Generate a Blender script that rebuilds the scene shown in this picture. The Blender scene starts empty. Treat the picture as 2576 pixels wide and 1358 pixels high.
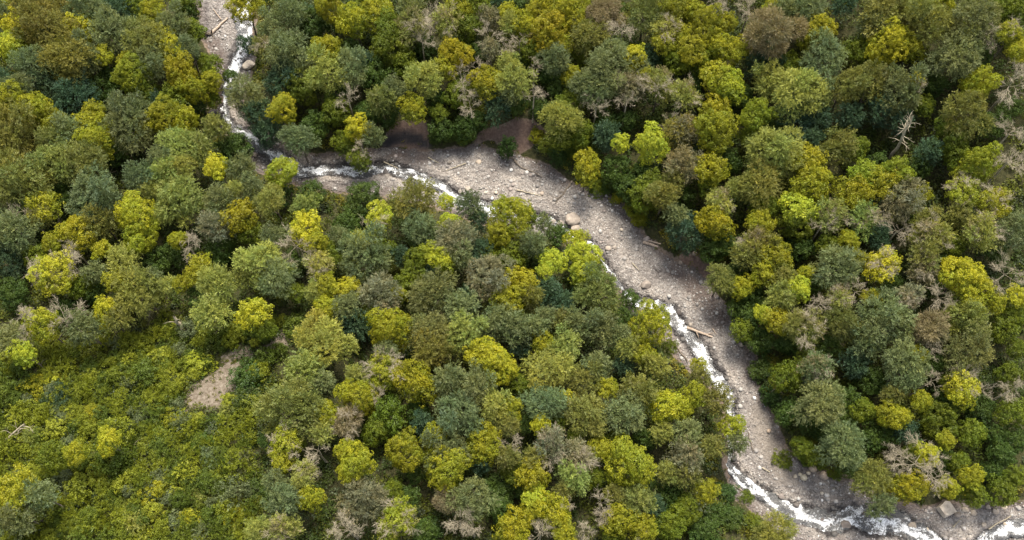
import bpy, math, random
import numpy as np
from mathutils import Vector

# ------------------------------------------------------------------ camera, sky, sun, exposure
scene = bpy.context.scene
CAM_H = 200.0
PITCH = 67.0            # degrees below the horizon
HFOV = 55.0
cam_data = bpy.data.cameras.new("camera")
cam = bpy.data.objects.new("camera", cam_data)
scene.collection.objects.link(cam)
cam.location = (0, 0, CAM_H)
cam.rotation_euler = (math.radians(90 - PITCH), 0, 0)
cam_data.sensor_width = 36
cam_data.lens = 18 / math.tan(math.radians(HFOV / 2))
cam_data.clip_start = 1
cam_data.clip_end = 5000
scene.camera = cam

SUN_EL, SUN_AZ = 66.0, 12.0      # azimuth clockwise from +Y
world = bpy.data.worlds.new("World")
scene.world = world
world.use_nodes = True
wn = world.node_tree
wn.nodes.clear()
sky = wn.nodes.new("ShaderNodeTexSky")
sky.sky_type = 'NISHITA'
sky.sun_disc = False
sky.sun_elevation = math.radians(SUN_EL)
sky.sun_rotation = math.radians(SUN_AZ)
sky.dust_density = 3.0
bg = wn.nodes.new("ShaderNodeBackground")
bg.inputs[1].default_value = 0.115
wo = wn.nodes.new("ShaderNodeOutputWorld")
hs = wn.nodes.new("ShaderNodeHueSaturation")      # thin overcast: most of the blue is gone
hs.inputs["Saturation"].default_value = 0.42
wn.links.new(sky.outputs[0], hs.inputs["Color"])
wn.links.new(hs.outputs[0], bg.inputs[0])
wn.links.new(bg.outputs[0], wo.inputs[0])

sun_data = bpy.data.lights.new("sun", 'SUN')
sun_data.energy = 2.9
sun_data.angle = math.radians(22)
sun_data.color = (1.0, 0.90, 0.75)
sun = bpy.data.objects.new("sun", sun_data)
scene.collection.objects.link(sun)
a, e = math.radians(SUN_AZ), math.radians(SUN_EL)
sdir = Vector((math.sin(a) * math.cos(e), math.cos(a) * math.cos(e), math.sin(e)))
sun.rotation_euler = sdir.to_track_quat('Z', 'Y').to_euler()
sun.location = (0, 100, 300)

scene.view_settings.view_transform = 'Standard'
scene.view_settings.look = 'None'
scene.view_settings.exposure = 1.58
scene.view_settings.gamma = 1.0
scene.render.film_transparent = False
scene.cycles.max_bounces = 6
scene.cycles.diffuse_bounces = 3

# ------------------------------------------------------------------ small helpers
C = scene.collection
rng = np.random.default_rng(7)
random.seed(7)


def sstep(x, a, b):
    t = np.clip((x - a) / (b - a), 0, 1)
    return t * t * (3 - 2 * t)


def _hash(ix, iy, s):
    h = (ix.astype(np.int64) * 374761393 + iy.astype(np.int64) * 668265263 + s * 1442695041) & 0x7FFFFFFF
    h = ((h ^ (h >> 13)) * 1274126177) & 0x7FFFFFFF
    return ((h ^ (h >> 16)) & 0xFFFF) / 65535.0


def vnoise(x, y, s=0):
    x = np.asarray(x, float); y = np.asarray(y, float)
    ix = np.floor(x); iy = np.floor(y)
    fx = x - ix; fy = y - iy
    fx = fx * fx * (3 - 2 * fx); fy = fy * fy * (3 - 2 * fy)
    return ((_hash(ix, iy, s) * (1 - fx) + _hash(ix + 1, iy, s) * fx) * (1 - fy)
            + (_hash(ix, iy + 1, s) * (1 - fx) + _hash(ix + 1, iy + 1, s) * fx) * fy)


def fbm(x, y, s=0, o=4):
    r = 0; a = 0.5; t = 0
    for k in range(o):
        r = r + a * vnoise(x, y, s + k * 17); t += a
        x = x * 2.03 + 5.1; y = y * 2.03 + 1.7; a *= 0.5
    return r / t


F = 1288.0 / math.tan(math.radians(HFOV / 2))
_p = math.radians(PITCH)
_fw = np.array([0, math.cos(_p), -math.sin(_p)])
_up = np.array([0, math.sin(_p), math.cos(_p)])
_rt = np.array([1.0, 0, 0])


def ray(px, py):
    d = _fw * F + _rt * (px - 1288) + _up * (679 - py)
    return d / np.linalg.norm(d)


def plane_pt(px, py, z=0.0):
    d = ray(px, py)
    t = (z - CAM_H) / d[2]
    return np.array([d[0] * t, d[1] * t])


def poly_world(pts, z=0.0):
    return np.array([plane_pt(x, y, z) for x, y in pts])


def seg_dist(X, Y, P, closed=True):
    """distance to a polyline and the parameter (arc length) of the nearest point"""
    X = np.asarray(X, float); Y = np.asarray(Y, float)
    best = np.full(X.shape, 1e9); arc = np.zeros(X.shape); side = np.zeros(X.shape)
    n = len(P); s0 = 0.0
    for i in range(n if closed else n - 1):
        a = P[i]; b = P[(i + 1) % n]
        ab = b - a; L2 = (ab ** 2).sum() + 1e-9; L = math.sqrt(L2)
        t = np.clip(((X - a[0]) * ab[0] + (Y - a[1]) * ab[1]) / L2, 0, 1)
        dx = X - (a[0] + t * ab[0]); dy = Y - (a[1] + t * ab[1])
        d = np.sqrt(dx * dx + dy * dy)
        m = d < best
        best = np.where(m, d, best); arc = np.where(m, s0 + t * L, arc)
        side = np.where(m, np.sign(ab[0] * dy - ab[1] * dx), side)
        s0 += L
    return best, arc, side


def inside(X, Y, P):
    X = np.asarray(X, float); Y = np.asarray(Y, float)
    r = np.zeros(X.shape, bool)
    n = len(P)
    for i in range(n):
        x1, y1 = P[i]; x2, y2 = P[(i + 1) % n]
        if abs(y2 - y1) < 1e-9: continue
        c = ((y1 > Y) != (y2 > Y)) & (X < (x2 - x1) * (Y - y1) / (y2 - y1) + x1)
        r ^= c
    return r


def catmull(P, n=6):
    P = np.array(P, float); out = []
    Q = np.vstack([2 * P[0] - P[1], P, 2 * P[-1] - P[-2]])
    for i in range(1, len(Q) - 2):
        for k in range(n):
            t = k / n
            out.append(0.5 * ((2 * Q[i]) + (-Q[i - 1] + Q[i + 1]) * t + (2 * Q[i - 1] - 5 * Q[i] + 4 * Q[i + 1] - Q[i + 2]) * t * t
                              + (-Q[i - 1] + 3 * Q[i] - 3 * Q[i + 1] + Q[i + 2]) * t ** 3))
    out.append(P[-1])
    return np.array(out)


# ------------------------------------------------------------------ valley layout (outlines read off the photograph, laid on the valley floor)
BED_PX = [(470, -120), (487, 0), (498, 50), (514, 100), (540, 150), (553, 200), (552, 250), (538, 290), (565, 325), (615, 355), (632, 385), (640, 425), (700, 445),
          (760, 468), (850, 482), (950, 492), (1050, 508), (1120, 530), (1220, 565), (1330, 590), (1400, 606), (1480, 630), (1520, 690), (1570, 760),
          (1600, 800), (1680, 860), (1715, 910), (1775, 965), (1815, 1010), (1822, 1060), (1825, 1110), (1820, 1170), (1832, 1220), (1895, 1290), (1950, 1330), (2010, 1365),
          (2080, 1420), (2200, 1520), (2800, 1520), (2800, 1245),
          (2576, 1262), (2520, 1268), (2450, 1268), (2380, 1262), (2340, 1275), (2250, 1262), (2140, 1218), (2080, 1200), (2035, 1185), (1990, 1150), (1962, 1090), (1940, 1040), (1905, 985), (1898, 930), (1893, 870),
          (1850, 810), (1790, 720), (1765, 690), (1705, 655), (1650, 625), (1605, 565), (1560, 510), (1520, 485), (1440, 465), (1410, 440), (1360, 410), (1300, 385), (1250, 380), (1200, 365), (1150, 372),
          (1080, 385), (1000, 372), (940, 378), (850, 386), (790, 388), (740, 375), (690, 345), (640, 318), (610, 290), (606, 250), (630, 200), (640, 150), (640, 100), (645, 50), (642, 0), (640, -120)]
BED = poly_world(BED_PX)
STREAM_PX = [(625, -100), (618, 0), (612, 40), (618, 80), (606, 130), (590, 170), (578, 205), (566, 245), (566, 285), (578, 312), (606, 326), (640, 355), (665, 375), (700, 392), (735, 415), (762, 432),
             (800, 428), (850, 424), (900, 430), (960, 420), (1010, 430), (1060, 450), (1110, 470), (1150, 497), (1210, 518), (1245, 530), (1300, 541), (1350, 545), (1390, 558),
             (1440, 590), (1490, 618), (1530, 680), (1565, 722), (1600, 755), (1625, 768), (1665, 776), (1690, 792), (1712, 822), (1742, 850), (1765, 885), (1785, 925), (1812, 965), (1830, 1005),
             (1838, 1060), (1832, 1120), (1834, 1165), (1862, 1202), (1900, 1230), (1945, 1258), (1990, 1286), (2045, 1297), (2095, 1312), (2150, 1300), (2200, 1316), (2250, 1312), (2300, 1335), (2345, 1362), (2420, 1430), (2520, 1500)]
STREAM = catmull(poly_world(STREAM_PX), 5)
SIDE_PX = [(2700, 1300), (2620, 1322), (2576, 1330), (2535, 1335), (2500, 1348), (2470, 1372), (2440, 1430)]
SIDE = catmull(poly_world(SIDE_PX), 5)
# how wide the running water is (metres, half width) along the stream
_wpx = {0: .5, 2: 1.9, 4: 1.6, 6: 1.3, 8: .8, 10: .9, 12: 1.2, 13: 1.4, 15: 1.2, 18: 1.3, 20: 1.3, 22: 1.2, 24: 1.3, 26: 1.1, 29: .6, 32: .6, 34: 1.5, 35: 1.9, 37: 1.3, 39: 1.5, 41: 1.5, 43: .7, 46: 1.0, 48: 1.3, 50: 1.8, 51: 2.3, 52: 2.2, 54: 2.3, 55: 1.7, 58: 1.6}
_seg = np.sqrt(((STREAM[1:] - STREAM[:-1]) ** 2).sum(1)); _arc = np.concatenate([[0], np.cumsum(_seg)])
_wk = sorted(_wpx); _wa = [_arc[min(k * 5, len(_arc) - 1)] for k in _wk]; _wv = [_wpx[k] for k in _wk]


def stream_half(arc):
    return np.interp(arc, _wa, _wv)


CLEAR_PX = [(458, 1030), (468, 990), (505, 962), (545, 938), (556, 895), (600, 905), (628, 925), (600, 970), (580, 1000), (572, 1030), (520, 1032)]
CLEAR2_PX = [(560, 905), (600, 870), (650, 880), (700, 845), (735, 800), (748, 822), (725, 868), (670, 895), (628, 915)]
SCARS_PX = [[(972, 372), (968, 345), (985, 312), (1020, 300), (1072, 306), (1082, 340), (1075, 382)],
            [(1190, 350), (1215, 322), (1262, 316), (1300, 294), (1345, 302), (1378, 330), (1368, 360), (1310, 385), (1290, 392), (1250, 358)],
            [(1700, 655), (1720, 628), (1775, 640), (1800, 680), (1790, 730)], [(2050, 1190), (2100, 1170), (2140, 1200), (2140, 1225)]]


def raw_sd(X, Y):
    d, _, _ = seg_dist(X, Y, BED)
    s = np.where(inside(X, Y, BED), -d, d)
    return s + (fbm(np.asarray(X) * .35, np.asarray(Y) * .35, 3) - 0.5) * 2.4


def ground(X, Y, sd=None):
    X = np.asarray(X, float); Y = np.asarray(Y, float)
    if sd is None: sd = raw_sd(X, Y)
    # the north-east side climbs faster than the thicket side
    nx = sstep(Y - (170 - 0.75 * X), -50, 70)
    slope = 0.16 + 0.17 * nx
    far = np.clip(sd - 1.0, 0, None)
    h = -1.3 + 1.3 * sstep(sd, -1.6, 0.0) + 1.6 * sstep(sd, 0.0, 4.0) + slope * np.minimum(far, 90) + 0.1 * np.clip(far - 90, 0, 300)
    h = h + (fbm(X * .04, Y * .04, 9) - .5) * 5.0 * sstep(sd, 2, 14) + (fbm(X * .2, Y * .2, 5) - .5) * 1.2 * sstep(sd, 1, 6)
    return h


def at(px, py, above=0.0):
    """point of the terrain (raised by ABOVE) that is seen at photograph position px, py"""
    d = ray(px, py)
    t = np.linspace(110, 420, 320)
    X, Y, Z = d[0] * t, d[1] * t, CAM_H + d[2] * t
    f = Z - (ground(X, Y) + above)
    k = np.argmax(f < 0)
    if f[k] >= 0: k = len(t) - 1
    k = max(k, 1)
    u = f[k - 1] / (f[k - 1] - f[k] + 1e-9)
    tt = t[k - 1] + (t[k] - t[k - 1]) * u
    x, y = d[0] * tt, d[1] * tt
    return float(x), float(y), float(ground(np.array([x]), np.array([y]))[0]), float(tt)


def to_px(P):
    P = np.asarray(P, float)
    v = P - np.array([0, 0, CAM_H])
    zf = v @ _fw
    return 1288 + F * (v @ _rt) / zf, 679 - F * (v @ _up) / zf


# ------------------------------------------------------------------ mesh helpers
def mesh_np(name, V, faces, nper, cols=None, smooth=False):
    """faces: (n, nper) int array"""
    me = bpy.data.meshes.new(name)
    V = np.ascontiguousarray(V, np.float32); faces = np.ascontiguousarray(faces, np.int32)
    me.vertices.add(len(V)); me.vertices.foreach_set("co", V.ravel())
    me.loops.add(faces.size); me.loops.foreach_set("vertex_index", faces.ravel())
    me.polygons.add(len(faces))
    me.polygons.foreach_set("loop_start", np.arange(0, faces.size, nper, dtype=np.int32))
    if smooth: me.polygons.foreach_set("use_smooth", np.ones(len(faces), bool))
    me.update(calc_edges=True)
    if cols is not None:
        at_ = me.color_attributes.new("col", 'FLOAT_COLOR', 'POINT')
        c = np.ones((len(V), 4), np.float32); c[:, :cols.shape[1]] = cols
        at_.data.foreach_set("color", c.ravel())
    return me


def link(name, me, mat=None, parent=None):
    o = bpy.data.objects.new(name, me)
    C.objects.link(o)
    if mat is not None: me.materials.append(mat)
    if parent is not None: o.parent = parent
    return o


def tag(o, label=None, cat=None, group=None, kind=None):
    if label: o["label"] = label
    if cat: o["category"] = cat
    if group: o["group"] = group
    if kind: o["kind"] = kind
    return o


def mat(name):
    m = bpy.data.materials.new(name)
    m.use_nodes = True
    m.node_tree.nodes.clear()
    return m, m.node_tree.nodes, m.node_tree.links


def new(N, t, **kw):
    n = N.new(t)
    for k, v in kw.items():
        setattr(n, k, v)
    return n


def mixrgb(N, L, fac, a, b, blend='MIX'):
    n = N.new("ShaderNodeMix"); n.data_type = 'RGBA'; n.blend_type = blend
    for s, v in ((n.inputs[0], fac), (n.inputs[6], a), (n.inputs[7], b)):
        if hasattr(v, "is_linked") or hasattr(v, "links"): L.new(v, s)
        elif isinstance(v, (int, float)): s.default_value = v
        else: s.default_value = (*v, 1) if len(v) == 3 else v
    return n.outputs[2]


def math_n(N, L, op, a, b=None, c=None, clamp=False):
    n = N.new("ShaderNodeMath"); n.operation = op; n.use_clamp = clamp
    for i, v in enumerate((a, b, c)):
        if v is None: continue
        if isinstance(v, (int, float)): n.inputs[i].default_value = v
        else: L.new(v, n.inputs[i])
    return n.outputs[0]


def ramp(N, L, fac, stops):
    r = N.new("ShaderNodeValToRGB")
    el = r.color_ramp.elements
    while len(el) < len(stops): el.new(0.5)
    for q, (p, c) in zip(el, stops):
        q.position = p; q.color = (*c, 1) if len(c) == 3 else c
    L.new(fac, r.inputs[0])
    return r.outputs[0]


# ------------------------------------------------------------------ materials
def leaf_shader(N, L, colour, trans=0.28):
    d = N.new("ShaderNodeBsdfDiffuse"); L.new(colour, d.inputs[0])
    t = N.new("ShaderNodeBsdfTranslucent"); L.new(mixrgb(N, L, 1.0, colour, (1.15, 1.1, 0.6), 'MULTIPLY'), t.inputs[0])
    g = N.new("ShaderNodeBsdfGlossy"); g.inputs[0].default_value = (.9, .95, 1, 1); g.inputs[1].default_value = .5
    m = N.new("ShaderNodeMixShader"); m.inputs[0].default_value = trans + .08
    L.new(d.outputs[0], m.inputs[1]); L.new(t.outputs[0], m.inputs[2])
    m2 = N.new("ShaderNodeMixShader"); m2.inputs[0].default_value = .012
    L.new(m.outputs[0], m2.inputs[1]); L.new(g.outputs[0], m2.inputs[2])
    o = N.new("ShaderNodeOutputMaterial"); L.new(m2.outputs[0], o.inputs[0])


def make_leaf_mat():
    """crown foliage: the tree's own colour, varied per spray and turned brown or yellow on some limbs"""
    m, N, L = mat("foliage")
    oi = N.new("ShaderNodeObjectInfo")
    at_ = new(N, "ShaderNodeAttribute", attribute_name="col")
    sep = N.new("ShaderNodeSeparateColor"); L.new(at_.outputs[0], sep.inputs[0])
    lo = mixrgb(N, L, 1.0, oi.outputs["Color"], (0.62, 0.68, 0.78), 'MULTIPLY')
    hi = mixrgb(N, L, 1.0, oi.outputs["Color"], (1.42, 1.32, 1.0), 'MULTIPLY')
    c = mixrgb(N, L, sep.outputs[0], lo, hi)
    hue = mixrgb(N, L, 1.0, c, (.62, .84, 1.05), 'MULTIPLY')     # greener limbs among the turning ones
    c = mixrgb(N, L, math_n(N, L, 'MULTIPLY', sep.outputs[2], .75), c, hue)
    # browned patches
    a = math_n(N, L, 'SUBTRACT', sep.outputs[1], oi.outputs["Alpha"])
    a = math_n(N, L, 'MULTIPLY', a, 4.0, clamp=True)
    tan = mixrgb(N, L, sep.outputs[2], (0.20, 0.165, 0.095), (0.26, 0.22, 0.11))
    c = mixrgb(N, L, a, c, tan)
    leaf_shader(N, L, c)
    return m


def make_ownleaf_mat(name):
    """foliage of the low growth, colour carried by the leaf"""
    m, N, L = mat(name)
    at_ = new(N, "ShaderNodeAttribute", attribute_name="col")
    leaf_shader(N, L, at_.outputs[0], .22)
    return m


def make_bark(name, c1, c2, sc):
    m, N, L = mat(name)
    tc = N.new("ShaderNodeTexCoord")
    no = N.new("ShaderNodeTexNoise"); no.inputs["Scale"].default_value = sc; no.inputs["Detail"].default_value = 5
    L.new(tc.outputs["Object"], no.inputs[0])
    c = ramp(N, L, no.outputs[0], [(.3, c1), (.7, c2)])
    b = N.new("ShaderNodeBsdfPrincipled"); L.new(c, b.inputs["Base Color"]); b.inputs["Roughness"].default_value = .85
    o = N.new("ShaderNodeOutputMaterial"); L.new(b.outputs[0], o.inputs[0])
    return m


def make_ground():
    m, N, L = mat("forest_soil")
    geo = N.new("ShaderNodeNewGeometry")
    at_ = new(N, "ShaderNodeAttribute", attribute_name="col")
    sep = N.new("ShaderNodeSeparateColor"); L.new(at_.outputs[0], sep.inputs[0])
    n1 = new(N, "ShaderNodeTexNoise"); n1.inputs["Scale"].default_value = .35; n1.inputs["Detail"].default_value = 8; n1.inputs["Roughness"].default_value = .65
    n2 = new(N, "ShaderNodeTexNoise"); n2.inputs["Scale"].default_value = 1.6; n2.inputs["Detail"].default_value = 7; n2.inputs["Roughness"].default_value = .7
    L.new(geo.outputs["Position"], n1.inputs[0]); L.new(geo.outputs["Position"], n2.inputs[0])
    litter = ramp(N, L, n2.outputs[0], [(.3, (.018, .022, .010)), (.55, (.045, .045, .02)), (.8, (.09, .075, .035))])
    soil = ramp(N, L, n2.outputs[0], [(.25, (.085, .068, .05)), (.45, (.115, .095, .072)), (.58, (.165, .142, .113)), (.75, (.25, .22, .18))])
    red = ramp(N, L, n2.outputs[0], [(.25, (.075, .05, .042)), (.55, (.15, .105, .085)), (.85, (.24, .185, .155))])
    pale = mixrgb(N, L, sep.outputs[1], soil, red)
    k = math_n(N, L, 'ADD', sep.outputs[0], math_n(N, L, 'MULTIPLY', math_n(N, L, 'SUBTRACT', n1.outputs[0], .5), 1.0))
    k = math_n(N, L, 'MULTIPLY', math_n(N, L, 'SUBTRACT', k, .42), 8.0, clamp=True)
    c = mixrgb(N, L, k, litter, pale)
    # dark grey band along the foot of the scarp
    c = mixrgb(N, L, sep.outputs[2], c, (.035, .033, .035))
    bump = N.new("ShaderNodeBump"); bump.inputs["Strength"].default_value = .7; bump.inputs["Distance"].default_value = .5
    L.new(n2.outputs[0], bump.inputs["Height"])
    b = N.new("ShaderNodeBsdfPrincipled"); L.new(c, b.inputs["Base Color"]); b.inputs["Roughness"].default_value = .95
    b.inputs["Specular IOR Level"].default_value = .1
    L.new(bump.outputs[0], b.inputs["Normal"])
    o = N.new("ShaderNodeOutputMaterial"); L.new(b.outputs[0], o.inputs[0])
    return m


def make_gravel():
    m, N, L = mat("river_gravel")
    geo = N.new("ShaderNodeNewGeometry")
    at_ = new(N, "ShaderNodeAttribute", attribute_name="col")   # r wet and painted gorge shade, g silt, b brown
    sep = N.new("ShaderNodeSeparateColor"); L.new(at_.outputs[0], sep.inputs[0])
    cols = []
    heights = []
    for sc in (1.5, 3.6, 7.5):
        v = new(N, "ShaderNodeTexVoronoi"); v.inputs["Scale"].default_value = sc
        L.new(geo.outputs["Position"], v.inputs["Vector"])
        sp = N.new("ShaderNodeSeparateColor"); L.new(v.outputs["Color"], sp.inputs[0])
        cols.append(sp); heights.append(v.outputs["Distance"])
    g = ramp(N, L, cols[1].outputs[0], [(0, (.09, .08, .075)), (.3, (.22, .20, .185)), (.7, (.34, .315, .29)), (.93, (.42, .395, .37)), (1.0, (.65, .63, .60))])
    g2 = ramp(N, L, cols[2].outputs[1], [(0, (.08, .072, .066)), (.45, (.28, .26, .235)), (1, (.45, .42, .39))])
    big = ramp(N, L, cols[0].outputs[2], [(0, (.17, .155, .145)), (.6, (.30, .275, .255)), (1, (.40, .37, .34))])
    c = mixrgb(N, L, .5, g, g2)
    pick = math_n(N, L, 'GREATER_THAN', cols[0].outputs[1], .72)
    c = mixrgb(N, L, math_n(N, L, 'MULTIPLY', pick, .55), c, big)
    n = new(N, "ShaderNodeTexNoise"); n.inputs["Scale"].default_value = .16; n.inputs["Detail"].default_value = 6; n.inputs["Roughness"].default_value = .6
    L.new(geo.outputs["Position"], n.inputs[0])
    # bars of finer, tanner sediment and darker coarse strips
    tone = ramp(N, L, n.outputs[0], [(.3, (.60, .57, .56)), (.5, (.90, .88, .86)), (.7, (1.15, 1.10, 1.04))])
    c = mixrgb(N, L, 1.0, c, tone, 'MULTIPLY')
    tone2 = ramp(N, L, at_.outputs["Alpha"], [(.25, (.55, .53, .53)), (.42, (.86, .84, .82)), (.58, (1.0, .98, .95)), (.75, (1.18, 1.14, 1.08))])
    c = mixrgb(N, L, 1.0, c, tone2, 'MULTIPLY')
    n3 = new(N, "ShaderNodeTexNoise"); n3.inputs["Scale"].default_value = 3.0; n3.inputs["Detail"].default_value = 8
    L.new(geo.outputs["Position"], n3.inputs[0])
    silt = ramp(N, L, n3.outputs[0], [(.3, (.20, .165, .13)), (.7, (.30, .255, .205))])
    c = mixrgb(N, L, math_n(N, L, 'MULTIPLY', sep.outputs[1], .7), c, silt)
    brown = ramp(N, L, n3.outputs[0], [(.3, (.075, .055, .045)), (.7, (.16, .12, .10))])
    c = mixrgb(N, L, math_n(N, L, 'MULTIPLY', sep.outputs[2], .8), c, brown)
    c = mixrgb(N, L, 1.0, c, (.83, .86, .91), 'MULTIPLY')
    c = mixrgb(N, L, sep.outputs[0], c, mixrgb(N, L, 1.0, c, (.20, .20, .22), 'MULTIPLY'))
    b = N.new("ShaderNodeBsdfPrincipled"); L.new(c, b.inputs["Base Color"])
    L.new(math_n(N, L, 'SUBTRACT', .95, math_n(N, L, 'MULTIPLY', sep.outputs[0], .55)), b.inputs["Roughness"])
    b.inputs["Specular IOR Level"].default_value = .25
    hsum = math_n(N, L, 'ADD', math_n(N, L, 'MULTIPLY', heights[0], 1.2), math_n(N, L, 'ADD', math_n(N, L, 'MULTIPLY', heights[1], .6), math_n(N, L, 'MULTIPLY', heights[2], .3)))
    hsum = math_n(N, L, 'MULTIPLY', hsum, -1.0)
    bump = N.new("ShaderNodeBump"); bump.inputs["Strength"].default_value = 1.0; bump.inputs["Distance"].default_value = .35
    L.new(hsum, bump.inputs["Height"]); L.new(bump.outputs[0], b.inputs["Normal"])
    o = N.new("ShaderNodeOutputMaterial"); L.new(b.outputs[0], o.inputs[0])
    return m


def make_rock(name, stops, own=True):
    m, N, L = mat(name)
    geo = N.new("ShaderNodeNewGeometry"); oi = N.new("ShaderNodeObjectInfo")
    n = new(N, "ShaderNodeTexNoise"); n.inputs["Scale"].default_value = 1.3; n.inputs["Detail"].default_value = 8; n.inputs["Roughness"].default_value = .65
    L.new(geo.outputs["Position"], n.inputs[0])
    c = ramp(N, L, n.outputs[0], stops)
    if own:
        c = mixrgb(N, L, 1.0, c, oi.outputs["Color"], 'MULTIPLY')
    else:
        at_ = new(N, "ShaderNodeAttribute", attribute_name="col")
        c = mixrgb(N, L, 1.0, c, at_.outputs[0], 'MULTIPLY')
    bump = N.new("ShaderNodeBump"); bump.inputs["Strength"].default_value = .6; bump.inputs["Distance"].default_value = .15
    L.new(n.outputs[0], bump.inputs["Height"])
    b = N.new("ShaderNodeBsdfPrincipled"); L.new(c, b.inputs["Base Color"]); b.inputs["Roughness"].default_value = .85
    b.inputs["Specular IOR Level"].default_value = .25
    L.new(bump.outputs[0], b.inputs["Normal"])
    o = N.new("ShaderNodeOutputMaterial"); L.new(b.outputs[0], o.inputs[0])
    return m


def make_water():
    m, N, L = mat("rapids")
    at_ = new(N, "ShaderNodeAttribute", attribute_name="col")   # r: foam
    sep = N.new("ShaderNodeSeparateColor"); L.new(at_.outputs[0], sep.inputs[0])
    geo = N.new("ShaderNodeNewGeometry")
    n = new(N, "ShaderNodeTexNoise"); n.inputs["Scale"].default_value = 3.2; n.inputs["Detail"].default_value = 9; n.inputs["Roughness"].default_value = .7; n.inputs["Distortion"].default_value = .8
    L.new(geo.outputs["Position"], n.inputs[0])
    k = math_n(N, L, 'ADD', sep.outputs[0], math_n(N, L, 'MULTIPLY', math_n(N, L, 'SUBTRACT', n.outputs[0], .5), 2.6))
    k = math_n(N, L, 'MULTIPLY', math_n(N, L, 'SUBTRACT', k, .40), 2.6, clamp=True)
    wb = N.new("ShaderNodeBsdfPrincipled"); wb.inputs["Base Color"].default_value = (.035, .036, .037, 1); wb.inputs["Roughness"].default_value = .16
    fb = N.new("ShaderNodeBsdfPrincipled"); fb.inputs["Roughness"].default_value = .6
    L.new(ramp(N, L, n.outputs[0], [(.35, (.36, .39, .43)), (.6, (.66, .68, .70))]), fb.inputs["Base Color"])
    bump = N.new("ShaderNodeBump"); bump.inputs["Strength"].default_value = .6; bump.inputs["Distance"].default_value = .3
    L.new(n.outputs[0], bump.inputs["Height"])
    L.new(bump.outputs[0], wb.inputs["Normal"]); L.new(bump.outputs[0], fb.inputs["Normal"])
    mx = N.new("ShaderNodeMixShader"); L.new(k, mx.inputs[0]); L.new(wb.outputs[0], mx.inputs[1]); L.new(fb.outputs[0], mx.inputs[2])
    o = N.new("ShaderNodeOutputMaterial"); L.new(mx.outputs[0], o.inputs[0])
    return m


M_LEAF = make_leaf_mat()
M_UNDER = make_ownleaf_mat("undergrowth_leaves")
M_BARK = make_bark("bark", (.07, .055, .04), (.17, .14, .11), 3)
M_DEAD = make_bark("bleached_wood", (.22, .185, .13), (.41, .365, .26), 2)
M_LOG = make_bark("driftwood", (.20, .15, .11), (.42, .34, .27), 3)
M_GROUND = make_ground()
M_GRAVEL = make_gravel()
M_ROCK = make_rock("boulder_stone", [(.3, (.19, .165, .145)), (.55, (.30, .27, .235)), (.75, (.38, .345, .30))])
M_STONES = make_rock("loose_stones", [(.3, (.75, .74, .73)), (.7, (1.1, 1.1, 1.1))], own=False)
M_WATER = make_water()

# ------------------------------------------------------------------ terrain
CLEARW = np.array([at(x, y)[:2] for x, y in CLEAR_PX])
CLEAR2W = np.array([at(x, y)[:2] for x, y in CLEAR2_PX])
SCARW = [np.array([at(x, y)[:2] for x, y in P]) for P in SCARS_PX]


def poly_sd(X, Y, P):
    d, _, _ = seg_dist(X, Y, P)
    return np.where(inside(X, Y, P), -d, d)


def build_terrain():
    xs = np.concatenate([np.linspace(-700, -190, 22), np.arange(-180, 180.1, 1.0), np.linspace(190, 700, 22)])
    ys = np.concatenate([np.linspace(-300, -10, 14), np.arange(-5, 330.1, 1.0), np.linspace(345, 900, 22)])
    X, Y = np.meshgrid(xs, ys)
    sd = raw_sd(X, Y)
    Z = ground(X, Y, sd)
    rag = (fbm(X * .5, Y * .5, 51) - .5) * 4
    bare = np.maximum(sstep(-poly_sd(X, Y, CLEARW) + rag, -1.0, 1.2), .8 * sstep(-poly_sd(X, Y, CLEAR2W) + rag, -1.0, 1.0))
    red = np.zeros_like(bare)
    for P in SCARW:
        red = np.maximum(red, sstep(-poly_sd(X, Y, P), -1.0, 1.0))
    bare = np.maximum(bare, red)
    edge = sstep(-sd, -1.6, 0.6)
    bare = np.maximum(bare, edge)
    red = np.maximum(red, .6 * edge * (1 - sstep(-poly_sd(X, Y, CLEARW), -1, 1)))
    # dark band at the foot of the left scar
    d, _, _ = seg_dist(X, Y, np.array([at(x, y)[:2] for x, y in [(972, 362), (990, 350), (1020, 344), (1050, 350), (1072, 364)]]), closed=False)
    foot = (1 - sstep(d, .7, 1.7)) * 1.0
    cols = np.stack([bare, red, foot], -1).reshape(-1, 3)
    V = np.stack([X, Y, Z], -1).reshape(-1, 3)
    ny, nx = X.shape
    i = np.arange((ny - 1) * (nx - 1)); r = i // (nx - 1); c = i % (nx - 1)
    b = r * nx + c
    Fc = np.stack([b, b + 1, b + nx + 1, b + nx], -1)
    me = mesh_np("hillside", V, Fc, 4, cols, smooth=True)
    tag(link("hillside", me, M_GROUND), kind="structure")


build_terrain()


def bed_height(X, Y, fine=True):
    ds, arc, _ = seg_dist(X, Y, STREAM, closed=False)
    hw = stream_half(arc)
    dd, _, _ = seg_dist(X, Y, SIDE, closed=False)
    ch = np.maximum(1 - sstep(ds, hw * .6, hw + 1.6), 1 - sstep(dd, .8, 2.4))
    z = (fbm(X * .12, Y * .12, 21) - .5) * 1.1 - .75 * ch
    if fine:
        z = z + (fbm(X * .9, Y * .9, 22, 3) - .5) * .45 + (vnoise(X * 2.3, Y * 2.3, 23) - .5) * .16
    return z, ds, hw, dd, ch


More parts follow.
